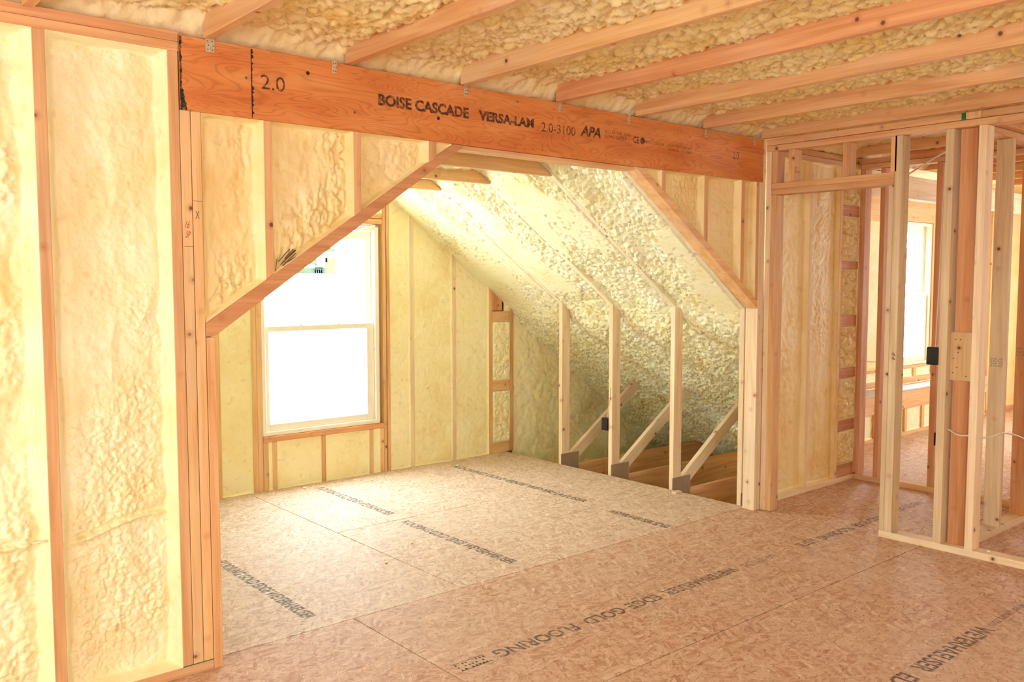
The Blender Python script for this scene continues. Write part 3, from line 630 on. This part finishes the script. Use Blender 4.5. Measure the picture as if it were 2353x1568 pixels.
foam_bay('lumpy spray foam in the lower opening of the alcove ladder', 4.737, 4.930, 0.092, 0.539, seed=70, **LB)
foam_bay('lumpy spray foam in the middle opening of the alcove ladder', 4.737, 4.930, 0.632, 1.137, seed=71, **LB)
foam_bay('small spray foam piece beside the top block of the alcove ladder', 4.86, 4.930, 1.229, lambda x: ZR(x)+0.01, seed=72, **LB)
foam_bay('blotchy spray foam of the gable wall behind the open knee wall studs', 4.974, 7.9, -0.5, lambda x: ZR(x)+0.05, (0, YB+0.02, 0), XU, ZU, NY, FOAM_BACK, D=0.004, edge=0.02, amp=0.03, res=0.012, style='flat', seed=73)

# alcove window
def double_hung(name, x0, x1, z0, z1, y, gx0, gx1, gz0, gz1, mz0, mz1, uz1, label):
    r = bpy.data.objects.new(name, None); r.location = ((x0+x1)/2, y, z0); C.objects.link(r); struct(r, label)
    def ring(nm, a, b, c, d, ia, ib, ic, idd, y0, y1, mat=VINYL, par=r):
        return boxes(nm, [((a, y0, c), (ia, y1, d)), ((ib, y0, c), (b, y1, d)), ((ia, y0, c), (ib, y1, ic)), ((ia, y0, idd), (ib, y1, d))], mat, par, 0.002)
    ring('window_frame', x0, x1, z0, z1, x0+0.028, x1-0.034, z0+0.03, z1-0.03, y, y+0.10)
    lo = ring('lower_sash', x0+0.028, x1-0.036, z0+0.032, mz1, gx0, gx1, gz0, mz0, y+0.018, y+0.05)
    boxes('window_pane', [((gx0-0.004, y+0.032, gz0-0.004), (gx1+0.004, y+0.036, mz0+0.004))], GLASS, lo)
    hi = ring('upper_sash', x0+0.028, x1-0.036, mz0+0.004, z1-0.032, gx0-0.005, gx1+0.012, mz1-0.012, uz1, y+0.055, y+0.085)
    boxes('window_pane', [((gx0-0.009, y+0.068, mz1-0.016), (gx1+0.016, y+0.072, uz1+0.004))], GLASS, hi)
    for fx in (0.3, 0.68): boxes('sash_latch', [((gx0+(gx1-gx0)*fx, y+0.02, mz1), (gx0+(gx1-gx0)*fx+0.03, y+0.05, mz1+0.008))], VINYL, lo, 0.002)
    return r, hi
w1, up1 = double_hung('window_1', 2.648, 3.612, 0.388, 1.90, 5.818, 2.712, 3.512, 0.468, 1.805, 1.130, 1.168, 1.806, 'cream double hung window in the alcove gable wall')
boxes('jamb_strip', [((3.614, 5.86, 0.388), (3.643, 5.93, 1.92))], wood('pale', 'Z'), w1)
def sticker(par, x0, x1, z0, z1, y, k=1.0):
    W_, H_ = x1-x0, z1-z0
    def r(a, b, c, d): return ((x0+a*W_, y, z0+c*H_), (x0+b*W_, y+0.0006, z0+d*H_))
    st = boxes('window_sticker', [r(0, .42, 0, .22), r(0.6, 1, 0.85, 1), r(0, 0.55, 0.35, 0.8)], STICK1, par); st['label'] = 'teal and blue paper sticker on the pane'
    boxes('sticker_panel', [r(0.42, 0.74, 0, 0.22), r(0.5, 0.56, 0.3, 0.36)], STICK2, st)
    boxes('sticker_panel', [r(0.74, 1, 0, 0.62)], STICK3, st)
    boxes('sticker_print', [r(0.5, 0.53, 0.02, 0.16), r(0.55, 0.58, 0.02, 0.16), r(0.60, 0.63, 0.02, 0.16), r(0.65, 0.68, 0.02, 0.16), r(0.5, 0.7, 0.2, 0.25), r(0.72, 0.725, 0.3, 0.62), r(0.76, 0.80, 0.45, 0.62), r(0.40, 0.43, 0.4, 0.5)], STICKD, st)
sticker(up1, 2.93, 3.28, 1.545, 1.735, 5.8845)

# trusses
RD = 0.184/math.cos(math.atan(0.7))
def truss(yi, lab, outlet=False):
    y0, y1 = yi, yi+0.038
    t = root('roof_truss', (4.93, yi+0.019, -0.26), lab, 'roof truss', 'roof trusses over the alcove')
    prism('knee_stud', [(4.886, -0.02), (4.974, -0.02), (4.974, ZR(4.974)), (4.886, ZR(4.886))], y0, y1, wood('pale', 'Z'), t)
    prism('knee_stud', [(1.126, -0.02), (1.214, -0.02), (1.214, ZR(6.1-1.214)), (1.126, ZR(6.1-1.126))], y0, y1, wood('pine', 'Z'), t)
    s = 0.7
    def raf(x0, x1, f, nm='rafter'):
        dx = x1-x0
        o = prism(nm, [(x0, f(x0)), (x1, f(x1)), (x1, f(x1)+RD), (x0, f(x0)+RD)], y0, y1, wood('dust', 'X'), t); return o
    xe = 7.0 if yi > 4 else 6.2
    raf(3.055, xe, ZR); raf(1.0, 3.045, lambda x: ZR(6.1-x))
    prism('collar_tie', [(2.40, 2.131), (3.70, 2.131), (3.56, 2.225), (2.54, 2.225)], y0-0.001, y1-0.002, wood('pine', 'X'), t)
    board('bottom_chord', (1.15, y0, -0.26), (xe, y1, -0.021), 'fir', t)
    slanted('web_brace', (5.015, 0.045), (5.86, 0.625), 0.089, y0+0.001, y1-0.001, 'pale', t)
    gp = boxes('gusset_plate', [((4.876, y0-0.0035, -0.062), (5.080, y0-0.0005, 0.086))], GUSSET, t, 0.0006); gp['label'] = 'ridged steel gusset plate'
    rows_ = [((4.876+0.0125*k, y0-0.0045, -0.060), (4.876+0.0125*k+0.004, y0-0.003, 0.084)) for k in range(16)]
    boxes('plate_ridges', rows_, plain('gusset_groove', srgb(150, 124, 102), 0.6, 0.1) if 'gusset_groove' not in bpy.data.materials else bpy.data.materials['gusset_groove'], gp)
    return t
truss(5.105, 'roof truss nearest the alcove back wall, first of the open knee wall studs')
truss(4.553, 'roof truss in the middle of the knee wall, its stud carrying a black electrical box')
truss(3.957, 'roof truss second from the opening, its open stud closest to the right post')
truss(3.381, 'roof truss right behind the right post of the opening')
ob = boxes('electrical_box', [((4.868, 4.5925, 0.345), (4.936, 4.648, 0.440))], BLACK, None, 0.003); tag(ob, 'black electrical box on the middle knee wall stud of the alcove', 'electrical box')
tag(tube('wire_stub', [(4.885, 4.60, 0.440), (4.882, 4.588, 0.52), (4.8835, 4.575, 0.60), (4.8835, 4.572, 0.68)], 0.0022, CABLE), 'thin cable rising from the box on the knee wall stud', 'cable')
tag(board('wood_scrap', (4.80, 3.86, 0.0), (4.868, 3.90, 0.014), 'pale'), 'small pale wood scrap on the alcove floor edge', 'wood scrap')

# foam on the alcove slope, one piece per rafter bay
SN = np.array([-0.7, 0, -1.0])/math.hypot(0.7, 1); SU = np.array([1, 0, -0.7])
def slope_bay(y0, y1, lab, x0=3.45, x1=7.4, seed=3):
    res = 0.0085; nx = int((x1-x0)*1.22/res); ny = int((y1-y0)/res)
    X, Y = np.meshgrid(np.linspace(x0, x1, nx), np.linspace(y0, y1, ny), indexing='ij')
    far = 1/(1+np.exp(-(X-5.0)/0.05))
    base = -0.034+0.07*(fbm(X*2.4, Y*3.2, 201, 3)-0.5)*2
    pop = 0.026*blob(X, Y, 0.040, 205)+0.020*blob(X, Y, 0.022, 206)+0.014*(fbm(X*14, Y*14, 207, 3)-0.5)
    flat = 0.005+0.004*(fbm(X*1.5, Y*1.5, 211, 2)-0.5)
    near = np.minimum(base+pop, flat)
    h = near*(1-far)+(0.006+0.05*fbm(X*2, Y*2, 77, 3)*0.6+pop*1.25)*far
    on_r = np.zeros_like(X)
    for yr in (3.381, 3.957, 4.553, 5.105): on_r = np.maximum(on_r, ((Y > yr-0.002) & (Y < yr+0.040)).astype(float))
    h = np.where((on_r > 0) & (X < 4.98), np.minimum(h, -0.012), h)
    P = np.stack([X, Y, ZR(X)], -1)+h[..., None]*SN
    return tag(grid_mesh('spray_foam', P, FOAM_SLOPE), lab, 'insulation')
slope_bay(3.40, 3.976, 'bumpy spray foam bay of the alcove slope nearest the right brace', x1=6.27)
slope_bay(3.976, 4.572, 'bumpy spray foam bay in the middle of the alcove slope')
slope_bay(4.572, 5.124, 'spray foam bay of the alcove slope above the first knee wall stud')
slope_bay(5.124, 5.84, 'smooth spray foam bay of the alcove slope against the gable wall')
# left slope, left knee wall and flat top of the alcove
def misc_grid(name, P, lab): return tag(grid_mesh(name, P, FOAM_SLOPE), lab, 'insulation')
X, Y = np.meshgrid(np.linspace(1.15, 2.65, 60), np.linspace(3.36, 5.84, 90), indexing='ij')
Z = ZR(6.1-X)+0.03-0.02*blob(X, Y, 0.08, 4); misc_grid('spray_foam', np.stack([X, Y, Z], -1), 'spray foam on the left slope of the alcove, hidden by the left brace')
Y2, Z2 = np.meshgrid(np.linspace(3.36, 5.84, 80), np.linspace(-0.01, 1.32, 60), indexing='ij')
misc_grid('spray_foam', np.stack([1.14+0.02*blob(Y2, Z2, 0.08, 4), Y2, Z2], -1), 'spray foam on the left knee wall of the alcove, hidden by the left post')
tieg = [3.35, 3.381, 3.957, 4.553, 5.105, 5.84]
X, Y = np.meshgrid(np.linspace(2.4, 3.85, 150), np.linspace(3.35, 5.84, 260), indexing='ij')
Z = 2.232-0.022*blob(X, Y, 0.09, 14)-0.010*blob(X, Y, 0.04, 15)+0.04*(fbm(X*2.5, Y*2.5, 8, 3)-0.5)
misc_grid('spray_foam', np.stack([X, Y, Z], -1), 'spray foam between the collar ties at the top of the alcove')

# ================================================================== PARTITION WITH DOORWAY
PX0, PX1 = 4.905, 4.994
def pst(name, y0, y1, z0, z1, lab, tint='pine', x0=PX0, x1=PX1): return tag(board(name, (x0, y0, z0), (x1, y1, z1), tint), lab, 'stud')
tag(board('bottom_plate', (PX0, -0.6, 0), (PX1, 2.447, 0.038), 'pale'), 'pale bottom plate on the floor right of the doorway', 'wood plate')
tag(board('top_plate', (PX0, -0.6, 2.311), (PX1, 3.253, 2.3463), 'fir'), 'lower top plate of the doorway partition', 'wood plate')
tpl = tag(board('top_plate', (PX0, 2.040, 2.349), (PX1, 3.253, 2.386), 'fir'), 'upper top plate of the doorway partition, its right end painted green', 'wood plate')
boxes('end_paint', [((PX0-0.0008, 2.0395, 2.350), (PX0+0.01, 2.058, 2.385))], GREEN, tpl)['label'] = 'green painted board end'
tag(board('top_plate', (PX0, -0.6, 2.349), (PX1, 1.955, 2.386), 'fir'), 'upper top plate of the partition past the gap, at the right photo edge', 'wood plate')
pst('king_stud', 3.215, 3.252, 0, 2.31, 'king stud on the left side of the doorway, against the right post', 'pale')
pst('jack_stud', 3.176, 3.214, 0, 2.036, 'jack stud on the left side of the doorway, under the header', 'pine')
tag(board('door_header', (PX0, 2.418, 2.073), (PX1, 3.214, 2.109), 'fir'), 'upper header board over the doorway', 'header')
tag(board('door_header', (PX0, 2.418, 2.037), (PX1, 3.214, 2.0725), 'fir'), 'lower header board over the doorway', 'header')
pst('cripple_stud', 3.176, 3.214, 2.11, 2.31, 'short stud above the left end of the doorway header', 'fir')
cs = pst('cripple_stud', 3.056, 3.094, 2.11, 2.31, 'stamped short stud above the doorway header, second from the left', 'pine')
lettering('grade_stamp', 'SPF\nNLGA', (4.915, 3.0552, 2.165), XU, ZU, 0.06, 0.035, INK, cs)
pst('cripple_stud', 2.694, 2.732, 2.11, 2.31, 'short stud with a dark knot above the middle of the doorway header', 'fir')
pst('cripple_stud', 2.404, 2.440, 2.11, 2.31, 'short stud above the right end of the doorway header', 'fir')
j2 = pst('jack_stud', 2.4175, 2.446, 0.038, 2.036, 'greyish jack stud on the right side of the doorway', 'grey')
k2 = pst('king_stud', 2.372, 2.4165, 0.038, 2.31, 'king stud on the right side of the doorway with black handwriting', 'grey')
lettering('handwritten_mark', '44', (PX0-0.0008, 2.40, 1.09), (0, 0, -1), (0, -1, 0), 0.05, 0.022, PENCIL, k2, shear=0.3)['label'] = 'pencilled figures'
pst('wall_stud', 2.092, 2.137, 0.038, 2.31, 'grey weathered partition stud with a black switch box on its side', 'grey')
tag(board('corner_stud', (4.957, 1.992, 0.038), (4.994, 2.078, 2.31), 'red'), 'reddish brown board turned broadside in the partition corner', 'stud')
pst('wall_stud', 1.924, 1.966, 0.038, 2.31, 'pale partition stud at the corner, pierced by a white cable', 'pale')
py = tag(boxes('plywood_patch', [((4.944, 1.968, 0.95), (4.956, 2.0915, 1.215))], wood('ply', 'Z'), None, 0.001), 'square plywood patch nailed across the partition corner', 'plywood')
bmh = bmesh.new()
for yy, zz in ((2.06, 1.172), (2.035, 1.172), (2.045, 1.10), (2.068, 1.068), (2.05, 1.02), (2.07, 0.99), (2.0, 0.975)):
    box_bm(bmh, (4.9432, yy, zz), (4.9442, yy+0.007, zz+0.004))
o = link('nail_heads', bm_mesh(bmh, 'nail_heads', (4.95, 2.03, 0.95)), DARK, py); o.location = Vector((4.95, 2.03, 0.95))-ppos(py)
# boxes on the partition
def ebox(nm, a, b, lab):
    o = boxes(nm, [(a, b)], BLACK, None, 0.004); tag(o, lab, 'electrical box'); return o
ebox('switch_box', (4.897, 2.138, 1.030), (4.955, 2.200, 1.128), 'black switch box on the grey partition stud at chest height')
ebox('outlet_box', (6.205, 2.700, 0.338), (6.262, 2.7545-0.04, 0.430), 'small black outlet box low on the stud behind the partition')
tag(tube('thin_wire', [(4.93, 2.165, 1.128), (4.935, 2.16, 1.5), (4.94, 2.155, 1.9), (4.95, 2.15, 2.30)], 0.0022, CABLE), 'thin cable running up from the black switch box', 'cable')
tag(tube('partition_cable', [(4.96, 2.11, 0.68), (4.950, 2.085, 0.672), (4.940, 2.03, 0.652), (4.945, 1.975, 0.655), (4.96, 1.93, 0.65), (5.06, 1.915, 0.645), (5.25, 1.93, 0.640), (5.5, 1.95, 0.600), (5.9, 1.98, 0.50), (6.1, 1.98, 0.46)], 0.0045, CABLE), 'white cable drooping across the partition studs at knee height', 'cable')
tag(tube('loose_cable', [(5.35, 2.92, 2.16), (5.42, 2.86, 2.115), (5.5, 2.78, 2.11), (5.58, 2.70, 2.15), (5.66, 2.62, 2.22), (5.80, 2.52, 2.32), (6.032, 2.46, 2.42)], 0.005, CABLE), 'white cable end hanging in the closet above the doorway header', 'cable')

# T wall (runs away to the right from the partition corner)
tag(board('bottom_plate', (4.996, 2.01, 0), (8.6, 2.099, 0.038), 'pale'), 'pale bottom plate of the cross wall at the right photo edge', 'wood plate')
tag(board('top_plate', (4.996, 2.01, 2.311), (8.6, 2.099, 2.3463), 'pine'), 'lower top plate of the cross wall at the right photo edge', 'wood plate')
tag(board('top_plate', (4.906, 1.957, 2.3495), (8.6, 2.038, 2.386), 'fir'), 'upper top plate of the cross wall, lapped over the partition', 'wood plate')
t1 = tag(board('wall_stud', (5.490, 2.01, 0.038), (5.528, 2.099, 2.31), 'grey'), 'broad grey stud of the cross wall with a green grade stamp', 'stud')
lettering('grade_stamp', 'SPF 42\nNLGA\nSPF 42\nSTUD', (5.4892, 2.090, 0.99), (0, -1, 0), ZU, 0.07, 0.05, INKG, t1)['label'] = 'green lumber grade stamp'
t2 = tag(board('wall_stud', (5.890, 2.01, 0.038), (5.928, 2.099, 2.31), 'red'), 'reddish stud of the cross wall at the right photo edge', 'stud')
lettering('grade_stamp', 'SPF 42\nNLGA\nSTUD', (5.8892, 2.092, 1.03), (0, -1, 0), ZU, 0.06, 0.05, INKG, t2)['label'] = 'dark lumber grade stamp'
for x in (6.49, 6.9, 7.3, 7.7, 8.1, 8.5):
    tag(board('wall_stud', (x, 2.01, 0.038), (x+0.038, 2.099, 2.31), 'pine'), 'stud of the cross wall beyond the right photo edge', 'stud', 'cross wall studs out of view')

# R: closet back wall
YR = 3.302
tag(board('bottom_plate', (4.996, YR, 0), (6.199, YR+0.089, 0.038), 'pale'), 'bottom plate under the foam of the closet back wall', 'wood plate')
tag(board('top_plate', (4.996, YR, 2.311), (6.199, YR+0.089, 2.3463), 'fir'), 'lower top plate of the closet back wall', 'wood plate')
tag(board('top_plate', (4.996, YR, 2.349), (6.199, YR+0.089, 2.387), 'fir'), 'upper top plate of the closet back wall', 'wood plate')
tag(board('wall_stud', (4.998, YR, 0.038), (5.034, YR+0.089, 2.31), 'pine'), 'stud in the left corner of the closet back wall', 'stud')
tag(board('wall_stud', (5.515, YR, 0.038), (5.550, YR+0.089, 2.31), 'pale'), 'foam covered stud in the middle of the closet back wall', 'stud')
tag(board('wall_stud', (5.918, YR, 0.038), (5.956, YR+0.089, 2.31), 'pine'), 'stud left of the blocked ladder in the closet', 'stud')
RF = dict(origin=(0, YR, 0), U=XU, V=ZU, Nn=NY, mat=FOAM_GABLE, D=0.03, edge=0.02, res=0.008, style='flat', amp=0.012)
foam_bay('smooth spray foam bay at the left of the closet back wall', 5.034, 5.515, 0.038, 2.311, seed=81, **RF)
foam_bay('spray foam bay in the middle of the closet back wall, rough near the floor', 5.550, 5.918, 0.038, 2.311, seed=82, **{**RF, 'style': 'wall', 'amp': 0.010})
zb_ = [0.038, 0.133, 0.384, 0.467, 0.775, 0.851, 1.156, 1.236, 1.578, 1.634, 1.960, 2.038]
ln = ['lowest block of the closet ladder', 'second block from the floor in the closet ladder', 'third block from the floor in the closet ladder', 'fourth block from the floor in the closet ladder', 'fifth block from the floor in the closet ladder', 'top block of the closet ladder']
for i in range(6): tag(board('blocking', (5.957, YR+0.004, zb_[2*i]), (6.198, YR+0.089, zb_[2*i+1]), 'red'), ln[i], 'wood block')
fn = ['lowest', 'second lowest', 'third lowest', 'third highest', 'second highest', 'highest']
zt = zb_[1:]+[2.311]
for i in range(6):
    foam_bay('lumpy yellow spray foam in the %s opening of the closet ladder' % fn[i], 5.957, 6.198, zt[2*i], zt[2*i+1], seed=90+i, **{**RF, 'style': 'pop', 'amp': 0.022, 'res': 0.007, 'edge': 0.012})
# Q: right side wall of the closet
QX0, QX1 = 6.205, 6.294
tag(board('bottom_plate', (QX0, 0.4, 0), (QX1, 3.39, 0.038), 'pine'), 'bottom plate of the closet side wall', 'wood plate')
tag(board('top_plate', (QX0, 0.4, 2.311), (QX1, 3.39, 2.3463), 'fir'), 'lower top plate of the closet side wall', 'wood plate')
tag(board('top_plate', (QX0, 0.4, 2.349), (QX1, 3.39, 2.386), 'red'), 'upper top plate of the closet side wall', 'wood plate')
for y0, y1, lab, ti in ((3.268, 3.310, 'closet side wall stud in the back corner', 'red'), (3.118, 3.154, 'second closet side wall stud from the back corner', 'red'), (2.716, 2.7545, 'closet side wall stud carrying the low outlet box', 'red'), (2.312, 2.350, 'closet side wall stud hidden behind the partition corner', 'pine'), (1.9, 1.938, 'closet side wall stud past the cross wall', 'pine'), (1.5, 1.538, 'closet side wall stud furthest from the back corner', 'pine')):
    tag(board('wall_stud', (QX0, y0, 0.038), (QX1, y1, 2.31), ti), lab, 'stud')
tag(tube('thin_wire', [(6.25, 2.70, 0.43), (6.24, 2.695, 0.7), (6.235, 2.70, 1.0), (6.235, 2.708, 1.3)], 0.0022, CABLE), 'thin cable above the low outlet box', 'cable')
tag(tube('thin_wire', [(6.21, 3.268, 0.89), (6.208, 3.20, 0.893), (6.21, 3.154, 0.895)], 0.003, CABLE), 'short cable between the two back studs of the closet side wall', 'cable')

# ================================================================== FAR ROOM
YL, YW = 3.913, 4.141
tag(board('dropped_beam', (6.30, 3.36, 2.155), (11.4, 3.45, 2.335), 'pale'), 'pale dropped beam in the far room in front of the window header', 'beam')
tag(board('bottom_plate', (6.302, YL, 0), (10.2, YL+0.07, 0.038), 'pine'), 'bottom plate of the low ledge under the far window', 'wood plate')
tag(board('ledge_board', (6.302, YL-0.003, 0.265), (10.2, YL+0.02, 0.433), 'pine'), 'front board of the low ledge under the far window', 'board')
tag(boxes('window_ledge', [((6.302, YL-0.006, 0.434), (10.2, YW, 0.446))], plain('weathered_ledge', srgb(196, 188, 184), 0.5, 0, 0.2, 12), None, 0.001), 'grey top of the low ledge under the far window', 'ledge')
cx = [6.5, 6.9, 7.3, 7.7, 8.30, 8.66, 9.06, 9.46, 9.86]
for i, x in enumerate(cx):
    tag(board('cripple_stud', (x, YL, 0.038), (x+0.05, YL+0.07, 0.264), 'pine'), {8.30: 'left short stud seen in the low ledge under the far window', 8.66: 'right short stud seen in the low ledge under the far window'}.get(x, 'short stud of the low ledge, hidden behind the partition'), 'stud', None if x in (8.30, 8.66) else 'hidden ledge studs')
foam_bay('spray foam inside the low ledge under the far window', 6.30, 10.2, 0.038, 0.264, (0, YL+0.008, 0), XU, ZU, NY, FOAM_SLOPE, D=0.012, edge=0.01, amp=0.015, res=0.012, style='flat', seed=7)
tag(board('sill_plate', (6.302, YW, 0.447), (10.2, YW+0.089, 0.511), 'pine'), 'plate on top of the ledge under the far window', 'wood plate')
tag(board('sill_plate', (6.302, YW-0.003, 0.600), (10.2, YW+0.089, 0.626), 'pine'), 'rough sill plate under the far window', 'wood plate')
for x in (8.55, 8.94, 9.34): tag(board('cripple_stud', (x, YW, 0.512), (x+0.06, YW+0.089, 0.599), 'pine'), 'short block between the plates under the far window' if x == 8.94 else 'short block under the far window, hidden behind the partition', 'stud', None if x == 8.94 else 'hidden blocks under the far window')
foam_bay('thin strip of spray foam between the plates under the far window', 6.30, 10.2, 0.511, 0.600, (0, YW+0.006, 0), XU, ZU, NY, FOAM_SLOPE, D=0.008, edge=0.01, amp=0.01, res=0.012, style='flat', seed=8)
tag(board('window_header', (6.302, YW, 2.083), (10.2, YW+0.089, 2.50), 'pine'), 'wide header above the far window', 'header')
tag(board('king_stud', (9.295, YW, 0.627), (9.333, YW+0.089, 2.082), 'pine'), 'stud right of the far window', 'stud')
tag(board('king_stud', (8.388, YW, 0.627), (8.426, YW+0.089, 2.082), 'pine'), 'stud left of the far window', 'stud')
foam_bay('spray foam right of the far window', 9.333, 10.2, 0.626, 2.083, (0, YW, 0), XU, ZU, NY, FOAM_GABLE, res=0.02, style='flat', seed=9)
foam_bay('spray foam left of the far window', 6.30, 8.388, 0.626, 2.083, (0, YW, 0), XU, ZU, NY, FOAM_GABLE, res=0.02, style='flat', seed=10)
w2, up2 = double_hung('window_2', 8.43, 9.290, 0.628, 2.08, YW+0.01, 8.505, 9.197, 0.715, 1.96, 1.325, 1.355, 1.965, 'cream double hung window in the far room')
sticker(up2, 8.52, 8.96, 1.70, 1.90, YW+0.0755)
foam_bay('yellow spray foam full height bay at the far right end of the far room', 10.24, 11.59, 0.06, 2.30, (0, YL, 0), XU, ZU, NY, FOAM_GABLE, res=0.02, style='flat', seed=12)
tag(board('bottom_plate', (10.202, YL, 0), (11.59, YL+0.089, 0.058), 'red'), 'reddish bottom plate under the yellow foam at far right', 'wood plate')
tag(board('top_plate', (10.202, YL, 2.301), (11.59, YL+0.089, 2.386), 'red'), 'reddish block above the yellow foam at far right', 'wood plate')
tag(board('wall_stud', (10.202, YL, 0.06), (10.239, YL+0.089, 2.30), 'pine'), 'stud where the low ledge meets the yellow foam bay', 'stud')

# simple frames for the unseen windows added for daylight
k = 3
def added_window(axis, pos, a, b):
    global k
    r = bpy.data.objects.new('window_%d' % k, None); k += 1; C.objects.link(r)
    r.location = (pos, (a+b)/2, 0.65) if axis == 'X' else ((a+b)/2, pos, 0.65); struct(r, 'cream window added outside the view for daylight')
    def q(u0, u1, z0, z1, d0=-0.04, d1=0.04): return ((pos+d0, u0, z0), (pos+d1, u1, z1)) if axis == 'X' else ((u0, pos+d0, z0), (u1, pos+d1, z1))
    m_ = (0.65+2.15)/2
    boxes('window_frame', [q(a, a+0.06, 0.65, 2.15), q(b-0.06, b, 0.65, 2.15), q(a+0.06, b-0.06, 0.65, 0.71), q(a+0.06, b-0.06, 2.09, 2.15), q(a+0.06, b-0.06, m_-0.02, m_+0.02)], VINYL, r, 0.003)
for a, b in LEFT_WIN: added_window('X', -2.65, a, b)
for a, b in BACK_WIN: added_window('Y', -3.75, a, b)
for a, b in RIGHT_WIN: added_window('X', 11.65, a, b)

# ================================================================== FLOOR PRINTING
def fl(s, xs, xe, y0, y1, par=floor, **k_):
    """main room: read from the far side, i.e. upside down for the camera"""
    return lettering('printed_lettering', s, (xe, y1, 0.0006), (-1, 0, 0), (0, -1, 0), xe-xs, y1-y0, INKF, par, **k_)
fl('FLOORING', 2.17, 2.62, 2.605, 2.680, bold=0.02); fl('GOLD', 2.68, 2.92, 2.607, 2.680, bold=0.02); fl('EDGE', 2.96, 3.17, 2.610, 2.680, bold=0.02); fl('WEYERHAEUSER', 3.22, 3.78, 2.612, 2.680, bold=0.02)
fl('EDGE GOLD 23/32', 3.84, 4.14, 2.615, 2.665)
def stamp(xs, xe, y0, y1, par=floor):
    n = 9; w = (xe-xs)/n; bl_ = []
    r_ = random.Random(int(xs*100))
    for i in range(n):
        for j in range(3):
            if r_.random() < 0.8: bl_.append(((xs+i*w+0.004, y0+(y1-y0)*j/3+0.003, 0.0003), (xs+i*w+w*r_.uniform(0.5, 0.95), y0+(y1-y0)*(j+0.6)/3, 0.0007)))
    bl_ += [((xs, y0, 0.0003), (xe, y0+0.003, 0.0007)), ((xs, y1-0.003, 0.0003), (xe, y1, 0.0007))]
    boxes('printed_stamp', bl_, INKF, par)
stamp(1.975, 2.13, 2.61, 2.68)
stamp(4.385, 4.56, 2.62, 2.68); fl('FLOORING', 4.60, 4.95, 2.61, 2.675, bold=0.02); fl('GOLD EDGE', 5.0, 5.35, 2.61, 2.675, bold=0.02); fl('WEYERHAEUSER', 5.4, 5.9, 2.62, 2.68, bold=0.02)
fl('EDGE', 3.02, 3.25, 1.44, 1.52, bold=0.02); fl('WEYERHAEUSER', 3.32, 3.95, 1.44, 1.52, bold=0.02); fl('www.weyerhaeuser.com', 4.0, 4.5, 1.45, 1.51); fl('FLOORING GOLD', 2.3, 2.95, 1.44, 1.52, bold=0.02)
def fa(s, x, ya, yb, hgt=0.068, **k_):
    return lettering('printed_lettering', s, (x+hgt/2, yb, 0.0006), (0, -1, 0), (-1, 0, 0), yb-ya, hgt, INKF, floor_a, **k_) if False else lettering('printed_lettering', s, (x-hgt/2, yb, 0.0006), (0, -1, 0), (1, 0, 0), yb-ya, hgt, INKF, floor_a, **k_)
for x, ya, yb in ((1.79, 3.47, 4.50), (2.97, 3.46, 4.52), (3.0, 4.70, 5.66), (4.125, 3.36, 3.86), (4.18, 4.12, 5.62)):
    fa('FLOORING GOLD EDGE WEYERHAEUSER' if yb-ya > 0.6 else 'WEYERHAEUSER EDGE', x, ya, yb, bold=0.04)
# white scraps and foam crumbs on the floor
rnd = random.Random(9)
for i, (x, y) in enumerate(((5.0, 1.95), (2.75, 4.1), (3.4, 5.6), (2.9, 5.70), (3.3, 5.68), (4.2, 5.6), (2.45, 3.9), (3.9, 3.6))):
    zf = 0.038 if i == 0 else 0.0
    bmc = bmesh.new(); bmesh.ops.create_icosphere(bmc, subdivisions=2, radius=0.007+0.004*rnd.random())
    for v in bmc.verts: v.co *= 1+0.35*(rnd.random()-0.5)
    bmesh.ops.scale(bmc, vec=(1.4, 1, 0.6), verts=bmc.verts[:]); mz = min(v.co.z for v in bmc.verts)
    o = link('foam_crumb', bm_mesh(bmc, 'foam_crumb'), FOAM_SLOPE); o.location = (x, y, zf-mz)
    if i == 0: tag(o, 'pale foam crumb on the bottom plate right of the doorway', 'foam crumb'); o.location = (4.95, 1.86, zf-mz)
    else: tag(o, 'pale foam crumb lying on the alcove floor', 'foam crumb', 'foam crumbs on the alcove floor')
